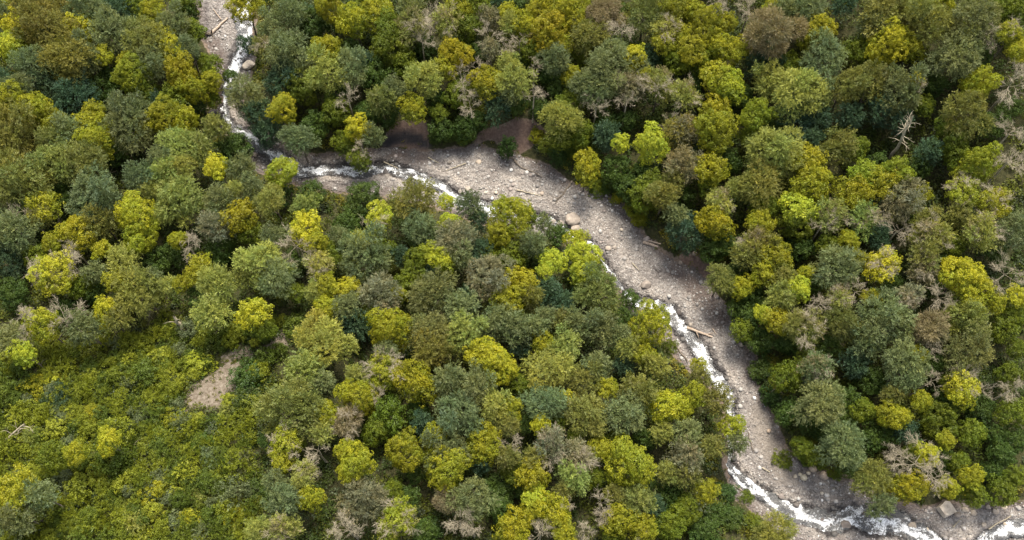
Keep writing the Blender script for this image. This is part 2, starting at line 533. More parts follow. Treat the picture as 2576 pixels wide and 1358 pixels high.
SILT_PX = [(1905, 1000), (1945, 1060), (2000, 1180), (2010, 1215), (1960, 1215), (1900, 1120), (1885, 1040)]
BROWN_PX = [[(1690, 650), (1760, 690), (1800, 745), (1850, 815), (1800, 820), (1730, 740), (1680, 690)], [(500, 90), (555, 100), (580, 200), (550, 230), (530, 150)],
            [(985, 372), (1080, 385), (1060, 410), (960, 400)], [(1830, 1220), (1860, 1225), (1920, 1290), (1960, 1340), (1900, 1300)], [(1850, 800), (1898, 860), (1900, 960), (1880, 960), (1860, 870)]]
SILTW = poly_world(SILT_PX); BROWNW = [poly_world(P) for P in BROWN_PX]


def build_bed():
    st = .33
    x0, y0 = BED.min(0); x1, y1 = BED.max(0)
    x0 = max(x0, -90); x1 = min(x1, 130); y0 = max(y0, 5); y1 = min(y1, 260)
    xs = np.arange(x0, x1, st); ys = np.arange(y0, y1, st)
    X, Y = np.meshgrid(xs, ys)
    sd = raw_sd(X, Y)
    Z, ds, hw, dd, ch = bed_height(X, Y)
    Z = Z * sstep(-sd, -1.2, 1.0) - 0.02
    wet = np.maximum(1 - sstep(ds + (fbm(X * .8, Y * .8, 31) - .5) * 2.4, hw + .1, hw + 1.1), 1 - sstep(dd, 1.3, 2.4))
    wetpool = sstep(-poly_sd(X, Y, poly_world([(620, 350), (700, 370), (760, 400), (770, 430), (700, 430), (635, 405)])), -1, .5)
    gorge = sstep(-poly_sd(X, Y, poly_world([(515, 265), (560, 240), (580, 300), (640, 355), (600, 370), (545, 310)])), -1, .5)  # shade of the dark hollow, painted in through the wet darkening
    wet = np.maximum(wet, np.maximum(.7 * wetpool, gorge * .9))
    silt = sstep(-poly_sd(X, Y, SILTW), -2, 2)
    brown = np.zeros_like(silt)
    for P in BROWNW: brown = np.maximum(brown, sstep(-poly_sd(X, Y, P) + (fbm(X * .5, Y * .5, 33) - .5) * 3, -1.5, 1.5))
    brown = np.maximum(brown, .9 * sstep(sd + (fbm(X * .4, Y * .4, 36) - .5) * 3, -2.2, .2))
    dist, arc2, sid = seg_dist(X, Y, STREAM, closed=False)
    streak = fbm(arc2 * .05, dist * sid * .55, 35, 5)
    cols = np.stack([np.clip(wet, 0, 1), silt, brown, streak], -1)
    keep = sd < 1.4
    idx = -np.ones(X.shape, int); idx[keep] = np.arange(keep.sum())
    q = keep[:-1, :-1] & keep[1:, :-1] & keep[:-1, 1:] & keep[1:, 1:]
    Fc = np.stack([idx[:-1, :-1][q], idx[:-1, 1:][q], idx[1:, 1:][q], idx[1:, :-1][q]], -1)
    V = np.stack([X[keep], Y[keep], Z[keep]], -1)
    me = mesh_np("riverbed", V, Fc, 4, cols[keep], smooth=True)
    tag(link("riverbed", me, M_GRAVEL), kind="structure")


build_bed()


def build_water(name, path, halff, seed, level=-.36):
    seg = np.sqrt(((path[1:] - path[:-1]) ** 2).sum(1)); arc = np.concatenate([[0], np.cumsum(seg)])
    s = np.arange(0, arc[-1], .28)
    px = np.interp(s, arc, path[:, 0]); py = np.interp(s, arc, path[:, 1])
    tx = np.gradient(px); ty = np.gradient(py); l = np.hypot(tx, ty); tx /= l; ty /= l
    h = halff(s)
    # meander and uneven width
    off = (fbm(s * .35, s * 0 + seed, 41) - .5) * 1.6
    wl = h * (.45 + 1.5 * fbm(s * .8, s * 0 + seed, 42)); wr = h * (.45 + 1.5 * fbm(s * .8, s * 0 + seed + 9, 43))
    n = 17
    u = np.linspace(-1, 1, n)
    U, S = np.meshgrid(u, s)
    W = np.where(U < 0, wl[:, None], wr[:, None]) * U + off[:, None]
    X = px[:, None] - ty[:, None] * W; Y = py[:, None] + tx[:, None] * W
    chop = fbm(S * 1.1, W * 2.2, 44 + seed)
    Z = level + (chop - .5) * .5 - .22 * np.abs(U) ** 3
    # foam runs down the middle, breaking over stones; smooth dark water slides by the banks
    foam = .555 - .62 * np.abs(U) ** 1.8 + (fbm(S * .6, W * 1.3 + 3, 45 + seed) - .5) * 1.9
    foam = foam + .15 * (fbm(S * .08, S * 0, 46 + seed) - .4)
    cols = np.stack([np.clip(foam, 0, 1)] * 3, -1)
    b = (np.arange(len(s) - 1)[:, None] * n + np.arange(n - 1)[None]).ravel()
    Fc = np.stack([b, b + 1, b + n + 1, b + n], -1)
    me = mesh_np(name, np.stack([X, Y, Z], -1).reshape(-1, 3), Fc, 4, cols.reshape(-1, 3), smooth=True)
    return tag(link(name, me, M_WATER), kind="structure")


build_water("stream", STREAM, lambda s: stream_half(s) * 1.15, 1)
build_water("side_stream", SIDE, lambda s: s * 0 + 1.7, 4)

# ------------------------------------------------------------------ leaves
UP = np.array([0, 0, 1.0])


def unit(v):
    return v / (np.linalg.norm(v, axis=-1, keepdims=True) + 1e-9)


def leaf_quads(P, D, W, ln, wd):
    """diamond leaves: base P, direction D, width axis W"""
    n = len(P)
    V = np.empty((n, 4, 3))
    V[:, 0] = P
    mid = P + D * (ln * .45)[:, None]
    V[:, 1] = mid + W * (wd * .5)[:, None]
    V[:, 2] = P + D * ln[:, None]
    V[:, 3] = mid - W * (wd * .5)[:, None]
    Fc = np.arange(n * 4).reshape(n, 4)
    return V.reshape(-1, 3), Fc


def make_crown(seed, R, style, nleaf):
    """leaves of one crown. style: f feathery, r rounded sprays, t twiggy, c conifer"""
    g = np.random.default_rng(seed)
    hz = {'f': 1.22, 'r': 1.12, 't': 1.1, 'c': 2.4}[style]
    lobes = [(np.array([0, 0, -.2 * R * hz]), .68 * R)]
    nl = {'f': 17, 'r': 18, 't': 12, 'c': 0}[style]
    off = g.normal(0, .10 * R, 3)
    for i in range(nl):
        sz = np.clip(1 - 1.75 * (i + .5) / nl + g.normal(0, .07), -.85, 1)
        el = math.asin(sz)
        az = i * 2.399963 + g.normal(0, .3)
        k = R * g.uniform(.46, .92) * (1 + .18 * math.cos(az + seed))
        c = np.array([math.cos(az) * math.cos(el) * k, math.sin(az) * math.cos(el) * k, math.sin(el) * k * hz])
        if i < nl * .6: c = c + off
        lobes.append((c, R * g.uniform(.18, .42)))
    T, Nn, TI, BR, HU = [], [], [], [], []
    tot = sum(r * r for _, r in lobes)
    per = {'f': 16, 'r': 26, 't': 9, 'c': 10}[style]
    ntuft = int(nleaf / per * 2.0)
    for li, (c, r) in enumerate(lobes):
        n = max(12, int(ntuft * r * r / tot))
        d = unit(g.normal(size=(n, 3)))
        if style == 'c':
            z = g.uniform(-1, 1, n); az = g.uniform(0, 6.283, n)
            rr = (1 - z) * .5 * (1 + .18 * np.sin(z * 22 + az))
            p = np.stack([np.cos(az) * rr * R * .85, np.sin(az) * rr * R * .85, z * R * hz], -1)
            d = unit(np.stack([np.cos(az), np.sin(az), 0 * z + .15], -1))
            T.append(p); Nn.append(d); TI.append(g.uniform(0, 1, n)); BR.append(g.uniform(0, .5, n)); HU.append(g.uniform(0, .4, n)); continue
        rad = r * (1 + .22 * np.sin(d[:, 0] * 7 + li) * np.sin(d[:, 1] * 6 + 2 * li) * np.cos(d[:, 2] * 5) + g.normal(0, .10, n))
        p = c + d * rad[:, None]
        ok = np.ones(n, bool)
        for lj, (c2, r2) in enumerate(lobes):
            if lj != li: ok &= np.linalg.norm(p - c2, axis=1) > r2 * .84
        ok &= ~((d[:, 2] < -.35) & (g.uniform(0, 1, n) < .6))
        # thin spots
        ok &= (np.sin(p[:, 0] * 2.9 / R * 2 + seed) * np.sin(p[:, 1] * 3.1 / R * 2 + 1) * np.sin(p[:, 2] * 2.7 / R * 2) < .45) | (g.uniform(0, 1, n) < .3)
        T.append(p[ok]); nn = unit(d * .75 + unit(p) * .35 + UP * .25)
        Nn.append(nn[ok])
        lt = g.uniform(0, 1)
        TI.append(np.clip(.35 * lt + .35 * g.uniform(0, 1, ok.sum()) + .3 * (.5 + .5 * np.sin(p[ok][:, 0] * 3 + li) * np.cos(p[ok][:, 1] * 2.6)), 0, 1))
        BR.append(np.clip(g.uniform(0, 1) * .75 + .25 * g.uniform(0, 1, ok.sum()), 0, 1))
        HU.append(np.clip(g.uniform(-.35, 1) * .7 + g.uniform(-.15, .3, ok.sum()), 0, 1))
    T = np.concatenate(T); Nn = np.concatenate(Nn); TI = np.concatenate(TI); BR = np.concatenate(BR); HU = np.concatenate(HU)
    n = len(T)
    idx = np.repeat(np.arange(n), per); m = len(idx)
    N0 = Nn[idx]
    rnd = g.normal(size=(m, 3))
    perp = unit(rnd - (rnd * N0).sum(1, keepdims=True) * N0)
    if style == 'f':
        # arching shoots: out, then over
        sl = g.uniform(.7, 1.5, n)[idx]
        sh0 = unit(Nn + g.normal(0, .42, (n, 3)) + UP * .2)
        sag = unit(np.cross(sh0, g.normal(size=(n, 3)))) * .5 - UP * .35
        t = g.uniform(0, 1, m)
        P = T[idx] + sh0[idx] * (t * sl - .3)[:, None] + sag[idx] * (t * t * sl * .5)[:, None] + perp * .05
        ax = unit(sh0[idx] + sag[idx] * (t * .9)[:, None])
        D = unit(ax * .85 + perp * .6)
        W = unit(np.cross(D, unit(rnd * .4 + N0 * 1.0)))
        ln = g.uniform(.20, .38, m); wd = ln * g.uniform(.28, .45, m)
    elif style == 't':
        sh = unit(Nn + g.normal(0, .35, (n, 3)))[idx]
        t = g.uniform(0, 1, m)
        P = T[idx] + sh * (t * 1.0 - .4)[:, None] + perp * .08
        D = unit(sh + perp * .55)
        W = unit(np.cross(D, rnd))
        ln = g.uniform(.3, .65, m); wd = g.uniform(.045, .11, m)
    elif style == 'c':
        sh = unit(Nn + g.normal(0, .2, (n, 3)))[idx]
        t = g.uniform(0, 1, m)
        P = T[idx] + sh * (t * .8 - .4)[:, None]
        D = unit(sh * .7 + perp * .7); W = unit(np.cross(D, rnd))
        ln = g.uniform(.2, .34, m); wd = ln * .35
    else:
        # small leafy clumps standing off the limbs
        cr = g.uniform(.28, .62, n)[idx]
        dd = unit(N0 * .75 + g.normal(0, .62, (m, 3)))
        lift = g.uniform(-.25, .45, n)[idx]
        P = T[idx] + N0 * lift[:, None] + dd * (cr * g.uniform(.6, 1.0, m))[:, None]
        rp = unit(rnd - (rnd * dd).sum(1, keepdims=True) * dd)
        D = unit(rp + dd * g.uniform(-.1, .7, m)[:, None])
        W = unit(np.cross(D, unit(dd + g.normal(0, .35, (m, 3)))))
        ln = g.uniform(.18, .31, m); wd = ln * g.uniform(.5, .75, m)
    V, Fc = leaf_quads(P, D, W, ln, wd)
    tint = np.clip(TI[idx] + g.normal(0, .07, m), 0, 1)
    cols = np.stack([tint, np.clip(BR[idx] + g.normal(0, .06, m), 0, 1), np.clip(HU[idx] + g.normal(0, .1, m), 0, 1)], -1)
    cols = np.repeat(cols, 4, 0)
    return mesh_np("crown", V, Fc, 4, cols)


def tubes(segs, sides=4):
    if not segs: segs = [(np.zeros(3), np.array([0, 0, .05]), .02, .02)]
    """segs: list of (p0, p1, r0, r1) -> one mesh of tapered sticks"""
    n = len(segs)
    P0 = np.array([s[0] for s in segs]); P1 = np.array([s[1] for s in segs])
    R0 = np.array([s[2] for s in segs]); R1 = np.array([s[3] for s in segs])
    d = unit(P1 - P0)
    ref = np.where(np.abs(d[:, 2:3]) > .9, np.array([[1.0, 0, 0]]), np.array([[0, 0, 1.0]]))
    a = unit(np.cross(d, ref)); b = np.cross(d, a)
    V = np.empty((n, 2 * sides, 3)); Fs = []
    for k in range(sides):
        an = 2 * math.pi * k / sides
        o = a * math.cos(an) + b * math.sin(an)
        V[:, k] = P0 + o * R0[:, None]; V[:, sides + k] = P1 + o * R1[:, None]
    base = (np.arange(n) * 2 * sides)[:, None]
    for k in range(sides):
        Fs.append(base + np.array([[k, (k + 1) % sides, sides + (k + 1) % sides, sides + k]]))
    return V.reshape(-1, 3), np.stack(Fs, 1).reshape(-1, 4)


def grow(g, p, d, length, r, depth, segs, spread=.55, droop=0.0, kids=(2, 4), nseg=4, shrink=.66):
    pts = [p]
    for k in range(nseg):
        d = unit(d + g.normal(0, .13, 3) + UP * droop)
        p2 = p + d * length / nseg
        r2 = r * (1 - .16 if depth > 0 else .72)
        segs.append((p, p2, r, r2)); p, r = p2, r2
        pts.append(p)
        if depth > 0 and k >= 1 and g.uniform() < .55:
            sd_ = unit(d + unit(g.normal(size=3)) * spread * 1.4)
            grow(g, p, sd_, length * shrink * g.uniform(.6, 1), r * .5, depth - 1, segs, spread, droop, kids, nseg, shrink)
    if depth > 0:
        for _ in range(g.integers(kids[0], kids[1])):
            sd_ = unit(d + unit(g.normal(size=3)) * spread)
            grow(g, p, sd_, length * shrink * g.uniform(.75, 1.1), r * .65, depth - 1, segs, spread, droop, kids, nseg, shrink)


def make_trunk(seed, H, r):
    """living tree's stem with limbs, unit tree height H, reaching into the crown"""
    g = np.random.default_rng(seed)
    segs = []
    p = np.array([0, 0, -1.2]); d = UP.copy(); rad = r
    for k in range(6):
        d = unit(d + g.normal(0, .05, 3) * [1, 1, 0])
        p2 = p + d * (H * .72) / 6
        segs.append((p, p2, rad, rad * .87)); rad *= .87; p = p2
        if k >= 2:
            for _ in range(2):
                az = g.uniform(0, 6.283)
                sd_ = unit(np.array([math.cos(az), math.sin(az), g.uniform(.4, 1.1)]))
                grow(g, p, sd_, H * g.uniform(.12, .2), rad * .45, 1, segs, .6, .05, (2, 3), 3)
    V, Fc = tubes(segs, 6)
    return mesh_np("trunk", V, Fc, 4, smooth=True)


def make_dead(seed, R, lean=0.0):
    """crown of bleached bare branches, radius about R, springing from the origin"""
    g = np.random.default_rng(seed)
    segs = []

    def limb(p, d, length, r, depth):
        n = 5 if depth > 1 else 3
        bend = unit(g.normal(size=3)) * .16 - UP * (.05 if depth > 2 else .0)
        for k in range(n):
            d = unit(d + bend + g.normal(0, .10, 3))
            p2 = p + d * length / n
            r2 = r * .86
            segs.append((p, p2, r, r2)); p, r = p2, r2
            if depth > 0 and (k >= 1 or depth < 3):
                for _ in range(3 if depth == 1 else 1 + (g.uniform() < .35)):
                    if g.uniform() < .85:
                        limb(p, unit(d + unit(g.normal(size=3)) * .75), length * g.uniform(.42, .68), r * .55, depth - 1)
    n = g.integers(4, 7)
    for i in range(n):
        az = i * 6.283 / n + g.normal(0, .45)
        el = g.uniform(.15, 1.25)
        d = np.array([math.cos(az) * math.cos(el), math.sin(az) * math.cos(el), math.sin(el)])
        limb(np.zeros(3), d, R * g.uniform(.6, 1.0), .045, 3)
    V, Fc = tubes([(s[0], s[1], max(s[2], .014), max(s[3], .009)) for s in segs], 3)
    return mesh_np("branches", V, Fc, 4)


CROWNS = {}
for si, st in enumerate("frt"):
    for ci, (R, nl) in enumerate(((2.4, 7000), (3.9, 18000), (5.8, 36000))):
        for v in range(4 if st != 't' else 2):
            CROWNS[(st, ci, v)] = (make_crown(100 + si * 37 + ci * 11 + v, R, st, nl), R)
TRUNKS = [make_trunk(300 + k, 12.0, .34) for k in range(4)]
DEADS = [(make_dead(400 + k, 4.0), 4.0) for k in range(6)]


def dead_trunk_mesh(seed):
    g = np.random.default_rng(seed)
    segs = []; p = np.array([0, 0, -1.0]); rad = .36; H = 13.0
    q = [p]
    dx, dy = g.normal(0, .04, 2)
    for k in range(8):
        d = unit(np.array([dx + g.normal(0, .04), dy + g.normal(0, .04), 1.0]))
        p2 = p + d * H / 8
        segs.append((p, p2, rad, rad * .9)); rad *= .9; p = p2
    V, Fc = tubes(segs, 7)
    # bring the top to the axis so that the branches spring from it
    f = np.clip((V[:, 2] + 1) / (p[2] + 1), 0, 1)
    V[:, 0] -= p[0] * f; V[:, 1] -= p[1] * f; V[:, 2] *= 12.0 / p[2]
    me = mesh_np("trunk", V, Fc, 4, smooth=True)
    return me


DTRUNKS = [dead_trunk_mesh(500 + k) for k in range(3)]
for me in [c[0] for c in CROWNS.values()]: me.materials.append(M_LEAF)
for me in TRUNKS: me.materials.append(M_BARK)
for me in DTRUNKS + [d[0] for d in DEADS]: me.materials.append(M_DEAD)

#PALETTE
# crown colours: linear base colour, share of browned limbs, word used in the label
PAL = {
    'G': ((.140, .164, .068), .06, 'grey-green'),
    'B': ((.058, .100, .055), .0, 'bluish dark green'),
    'D': ((.058, .094, .018), .0, 'deep green'),
    'O': ((.170, .172, .042), .10, 'olive'),
    'Y': ((.228, .230, .015), .04, 'yellow-green'),
    'K': ((.108, .136, .012), .03, 'dark moss green'),
    'V': ((.320, .308, .020), .04, 'golden yellow'),
    'L': ((.315, .345, .030), .0, 'bright lime'),
    'P': ((.240, .256, .060), .08, 'pale yellow-green'),
    'R': ((.178, .172, .098), .25, 'brownish grey'),
}
OX = [0, 858.7, 1703.9] * 3
OY = [0] * 3 + [449.4] * 3 + [898.2] * 3
K = .3389
PANELS = [
 # 1: top left
 "330 50 170 O;30 30 40 Y;640 60 130 G;790 110 110 B;880 50 100 B;1120 90 80 Y;1010 60 80 K;1380 20 80 K;30 120 80 G;120 215 85 V;80 350 85 L;380 260 175 O;240 230 90 O;600 200 95 V;490 450 140 O;250 470 110 G;"
 "820 230 130 G;760 410 65 V;1040 240 105 O;1110 320 130 O;1290 190 115 G;1240 260 65 V;1275 380 75 V;1440 230 80 K;1380 350 105 G;1380 110 80 D;620 420 110 G;940 450 60 Y;980 570 105 Y;1080 480 110 G;860 570 90 D;"
 "1340 560 115 Y;1430 660 105 Y;1570 470 75 K;1560 600 70 Y;1585 750 50 K;60 620 90 B;140 640 110 G;310 650 120 B;540 740 130 B;720 670 95 D;1060 680 120 K;1200 760 75 B;80 790 120 Y;240 820 105 Y;110 980 160 Or;370 890 105 Y;"
 "700 830 75 Y;890 800 85 G;1050 830 95 G;960 960 145 G;1080 890 75 Y;1220 880 105 Y;1370 910 95 Y;1300 740 105 K;1440 770 75 D;520 950 95 G;640 930 80 Y;770 930 75 Y;720 1050 110 Y;400 1040 90 O;80 1090 110 O;430 1180 140 P;650 1200 130 O;"
 "110 1300 170 O;1320 1080 120 P;1460 1090 95 P;1610 960 95 O;1750 1100 105 D;1170 1180 75 G;1340 1230 105 P;1610 1240 75 V;1240 1300 90 P;1040 1310 90 G;1780 1270 100 G;2085 1270 126 L;840 1120 90 D;"
 "1820 60 125 Y;1850 330 60 B;1960 360 80 Ob;2030 200 105 G;2150 120 100 G;2280 90 60 B;2330 200 115 D;2450 50 100 Y;2440 360 90 Y;2160 420 150 G;2450 540 125 P;2090 610 120 B;1825 705 140 G;1950 860 130 B;2230 620 110 K;2100 810 110 Y;2220 1040 120 G;"
 "2340 930 90 D;2480 830 95 K;2500 690 80 D;1980 1000 80 B;1700 560 50 D;2230 260 80 D;2540 160 70 D",
 # 2: top centre
 "170 40 80 K;260 90 95 Y;110 150 95 Y;350 230 115 K;370 340 135 K;520 60 90 G;530 190 105 Pb;650 130 70 T;600 300 80 T;790 170 95 Pb;850 50 85 Y;1010 40 95 K;930 190 100 K;1170 20 70 B;1300 50 75 D;1240 90 65 Y;1110 130 70 Rt;1100 270 75 T;1110 370 65 Rt;"
 "1260 180 75 P;1380 190 85 Y;1320 300 58 T;1215 370 50 T;1500 80 100 Y;1700 110 125 Y;1560 240 130 Y;1620 300 90 Y;1420 370 95 K;1640 20 70 D;1830 270 115 O;1960 90 105 Rt;1930 210 70 T;2090 210 95 T;2260 80 125 O;2480 70 115 Y;2430 220 95 Pb;2400 320 85 Y;2500 430 95 K;"
 "1800 400 75 K;1990 480 175 G;1880 660 125 G;1890 790 75 T;2160 420 75 V;1600 440 105 G;1720 560 65 Y;1280 590 110 P;1220 470 70 P;1430 500 55 T;1430 700 60 T;1080 620 90 Y;840 400 105 Y;760 510 80 Y;630 560 120 P;530 810 85 Y;880 520 55 T;910 650 70 Tb;960 790 70 T;"
 "860 700 95 K;1010 510 55 T;60 520 110 G;170 440 55 B;60 380 85 D;240 540 110 D;400 660 80 G;300 740 90 O;50 730 70 T;120 950 85 V;235 1000 75 G;150 1090 50 T;140 1190 70 K;30 1070 75 K;180 830 90 D;320 850 85 D;700 700 70 D;720 850 60 K;"
 "1630 880 115 P;1690 760 75 K;1650 1010 80 K;1600 670 65 D;2130 650 90 Rb;2120 750 60 T;2360 640 105 Pb;2500 700 75 P;2260 560 50 Y;2280 440 70 B;2070 1060 58 L;2310 1080 116 L;1820 1250 100 Y;2490 980 105 O;2440 880 55 T;2230 1290 90 D;2530 1240 95 Rf;"
 "1960 1000 90 B;1980 900 80 D;620 360 80 D;1000 380 70 D;740 960 80 D;1160 800 90 B;1300 760 80 D;1480 800 70 D;2050 1240 90 D;460 480 90 K;2330 480 60 D;1780 1000 90 K;2020 60 60 D;1330 470 60 D;920 960 80 D;1550 560 70 D;2100 890 70 D;1250 700 70 G;1530 1080 70 Ks;1630 1160 80 Ds;1730 1130 75 Ks;1690 1060 70 Ds;1850 1130 75 Ds;1440 1010 55 Ys;820 960 80 Ds;900 1010 65 Ks;700 1010 60 Ds;1010 900 70 D",
 # 3: top right
 "30 60 80 Y;130 80 85 Y;270 50 90 Tb;540 60 95 T;700 70 60 Y;780 110 90 G;670 250 165 Rt;610 430 115 B;960 60 120 G;920 200 70 D;1050 220 105 Y;960 290 65 Y;1240 40 80 B;1540 110 165 Or;1400 190 80 G;1780 20 75 Y;1960 20 75 Y;1890 150 155 O;2220 150 140 G;2400 60 80 K;"
 "2540 90 75 K;2350 250 75 Tb;2480 250 75 Yb;2540 370 75 Y;2080 410 150 G;2140 290 75 P;1340 370 95 K;1560 360 125 V;1740 360 85 Y;200 200 105 Y;370 170 70 Y;20 250 70 Y;110 370 105 Y;300 340 85 Y;410 370 85 Y;200 480 105 K;280 570 95 Y;380 640 100 Y;60 720 85 Pb;"
 "830 460 75 K;1100 440 140 G;1090 340 80 G;690 620 95 P;910 660 180 P;1040 700 90 Or;900 850 120 B;1260 630 110 O;1450 610 95 O;1650 690 135 G;1780 590 50 Vb;1810 650 55 T;2230 620 110 Y;2480 620 115 T;2130 850 135 O;2030 1040 130 K;2340 920 90 D;2470 980 85 T;"
 "2460 1190 95 T;2230 1220 120 Y;2100 1180 90 K;270 850 95 Y;300 980 130 Y;580 850 105 Y;560 1000 85 K;50 980 90 Rf;110 1060 55 B;850 1040 60 B;980 1050 80 B;690 1170 185 P;970 1210 105 Y;1050 1310 85 Y;1190 1120 100 O;1340 1110 75 K;60 1240 85 Rf;250 1260 100 Y;400 1200 80 D;"
 "1400 1310 95 Y;1600 1290 115 Y;1770 1240 80 D;1480 1200 65 D;1840 790 60 K;130 620 70 D;480 700 80 D;760 480 60 B;1700 150 60 D;1500 820 100 B;1300 860 90 B;1650 900 80 B;1920 620 80 D;2260 420 70 D;1050 900 80 B;700 960 70 D;2480 800 70 D;1850 1130 90 B;1480 480 80 K",
 # 4: middle left
 "180 60 165 Or;430 50 90 D;160 230 80 T;330 190 95 V;290 290 75 O;680 160 170 G;740 310 100 O;1120 80 75 P;1300 170 150 P;1640 150 90 G;1740 80 65 P;2010 150 115 P;1860 60 80 G;1030 300 135 V;1030 440 115 Y;580 380 105 Y;760 530 60 V;100 400 140 G;60 610 115 B;270 570 80 K;390 470 65 Y;"
 "540 520 60 T;420 700 130 Vb;290 690 70 T;540 640 85 T;720 690 75 G;610 790 80 K;900 620 100 P;870 770 80 Y;1020 830 150 P;1130 740 75 G;1390 490 85 T;1310 450 65 Y;1610 340 100 Rf;1780 290 100 Y;1840 390 80 K;2030 430 85 G;2190 490 90 Tb;1940 620 140 P;1810 700 75 P;2050 750 115 G;"
 "2280 210 100 P;2270 370 100 V;2340 480 75 Y;1490 680 95 Y;1330 790 55 Y;1240 790 65 P;1630 790 120 P;1570 1000 105 P;1890 1000 100 V;1960 1110 80 K;780 1000 80 V;880 1040 75 O;170 1060 105 T;310 1100 105 Y;470 1030 100 T;620 1120 100 G;1650 530 95 D;2450 540 85 K;2540 440 65 G;"
 "2390 660 85 Pb;2430 790 85 Y;2330 850 65 P;2410 940 85 Y;2340 1130 125 P;2410 1250 140 P;2540 960 80 G;170 1300 70 L;1150 620 90 D;1480 880 80 D;700 850 80 D;2200 620 80 D;2100 120 80 D;930 900 80 D;520 170 70 D;480 960 70 D;1250 560 70 D;100 860 90 D;1350 600 60 D;2320 100 80 D;2180 850 70 K;60 1200 90 G",
 # 5: centre
 "150 180 140 D;270 300 85 Lb;540 180 160 Or;590 360 110 G;790 170 55 L;810 310 60 L;960 210 100 G;1010 320 75 B;1275 285 150 Y;1180 400 85 Y;1430 480 100 G;1510 330 60 G;1610 420 75 D;1730 450 80 Y;840 450 130 Rf;870 570 90 G;1030 530 75 B;590 480 60 D;650 560 68 L;760 610 75 L;"
 "330 530 85 K;170 610 160 G;130 460 75 P;560 640 110 K;700 680 65 B;460 580 65 B;1260 600 95 K;1400 590 80 D;1130 570 60 K;1560 600 90 L;1510 700 55 L;1790 560 120 L;1780 690 90 L;1080 720 150 Rf;1340 790 105 Y;1410 870 75 O;1230 890 95 Y;270 860 135 Rf;430 860 55 Y;690 850 140 G;"
 "870 960 105 G;960 900 90 B;1640 910 85 B;1920 850 170 O;2150 900 65 D;2300 1110 155 Y;50 830 80 V;50 960 80 G;110 1080 100 B;380 1120 140 Y;40 1230 80 P;630 1130 120 G;650 1250 125 Or;900 1170 130 P;1210 1050 90 G;1290 1130 110 G;1120 1130 85 G;1430 1110 90 G;1510 1040 85 G;1640 1060 80 O;"
 "1740 1110 120 G;1930 1120 105 G;1490 1230 75 Y;1650 1270 105 P;1100 1310 105 V;2080 1180 75 G;2140 1260 85 P;2270 1310 75 Y;340 1280 75 G;2440 1250 50 Kb;60 350 100 D;1550 850 90 B;700 500 60 D;1180 480 60 K;200 1000 80 K;1600 1180 60 K;1370 300 70 K;1860 720 90 K;480 780 80 K;1000 640 60 B;1300 980 70 K;2080 1030 80 D;1330 1250 80 B;1900 60 75 Ks;2010 30 80 Ds;2060 130 55 Vs;2160 215 65 Ys;2230 310 55 Ys;2120 60 90 D;2250 130 105 K;2400 100 105 O;2340 30 90 K;2540 130 80 D;2460 20 80 O",
 # 6: middle right
 "60 400 145 B;10 280 75 G;310 170 75 Pb;290 330 95 Y;600 50 135 O;220 60 75 K;430 70 65 P;1000 60 105 Y;1090 200 65 K;880 200 105 L;900 340 115 K;610 310 85 Y;570 480 90 Ob;700 480 65 O;740 600 105 Y;640 700 85 Y;780 730 75 O;530 570 100 O;330 740 110 O;460 800 75 Y;1300 100 105 Y;"
 "1640 120 145 Rf;1460 220 80 B;1540 20 105 Y;1800 130 75 Y;1150 290 90 Pb;1080 330 60 T;1380 310 95 Pb;1270 440 70 Y;1640 380 80 T;1880 410 110 Pb;1870 290 75 O;2080 270 85 O;2120 110 100 Yb;2350 170 100 Yb;2260 400 100 Pb;2080 490 75 K;2480 370 120 G;1190 630 145 G;1350 600 60 Y;"
 "1520 640 105 Vb;1820 570 95 O;1840 690 90 Rb;2120 720 135 V;2260 810 70 V;2440 700 90 T;2530 870 65 V;2370 930 65 Y;910 820 68 L;950 690 50 Y;760 880 90 P;1010 920 80 T;1200 890 80 Pb;1330 830 80 T;1460 900 65 Y;1710 880 85 Rb;1950 880 80 T;2130 1010 120 P;2180 930 80 Y;1560 1050 170 G;"
 "1420 1220 95 G;1250 1090 115 O;950 1110 120 Ob;740 1060 95 Y;650 1020 65 L;510 1000 100 D;640 1210 90 D;1860 1110 105 Rt;1900 1270 75 Tb;2180 1270 140 G;2400 1110 90 K;1780 1310 65 Y;1000 1340 75 K;250 530 85 D;360 480 80 D;1500 430 80 B;900 500 90 D;1000 800 60 D;1600 780 70 D;"
 "1850 800 70 D;2480 1030 90 K;480 680 80 D;820 1230 80 D;560 850 80 D;1120 1250 80 D;2520 1250 70 K;1130 480 70 K;1950 560 80 D;1680 250 60 D;2370 540 70 D;680 180 80 K;480 1130 80 K;600 150 80 K",
 # 7: bottom left (thicket with a few trees) - lower growth is listed as shrubs
 "280 220 95 Vs;430 290 95 Bs;1020 180 90 Ks;1065 420 65 Gs;480 440 65 Gs;270 600 75 Ps;800 640 75 V;400 740 100 K;570 690 75 Y;180 450 55 Vbs;770 920 70 Ys;80 1010 125 Y;820 340 40 Ls;1700 400 60 Ps;1800 350 100 Ds;1850 150 110 Ds;1250 280 70 Ks;430 160 60 Ys;230 920 45 Ys;440 1270 50 Ls;"
 "130 1190 110 G;300 1050 100 G;1480 60 80 Ls;1170 80 85 Ks;730 740 55 Gs;1440 1230 90 Ys;1150 980 85 Ys;1000 1240 90 Ps;1590 740 80 Gs;1480 620 80 Ks;1300 480 80 Ys;1800 800 80 Gs;1600 950 80 Ks;1490 1020 70 Ps;600 1240 80 Ks;700 430 70 Ys;1170 600 80 Ks;"
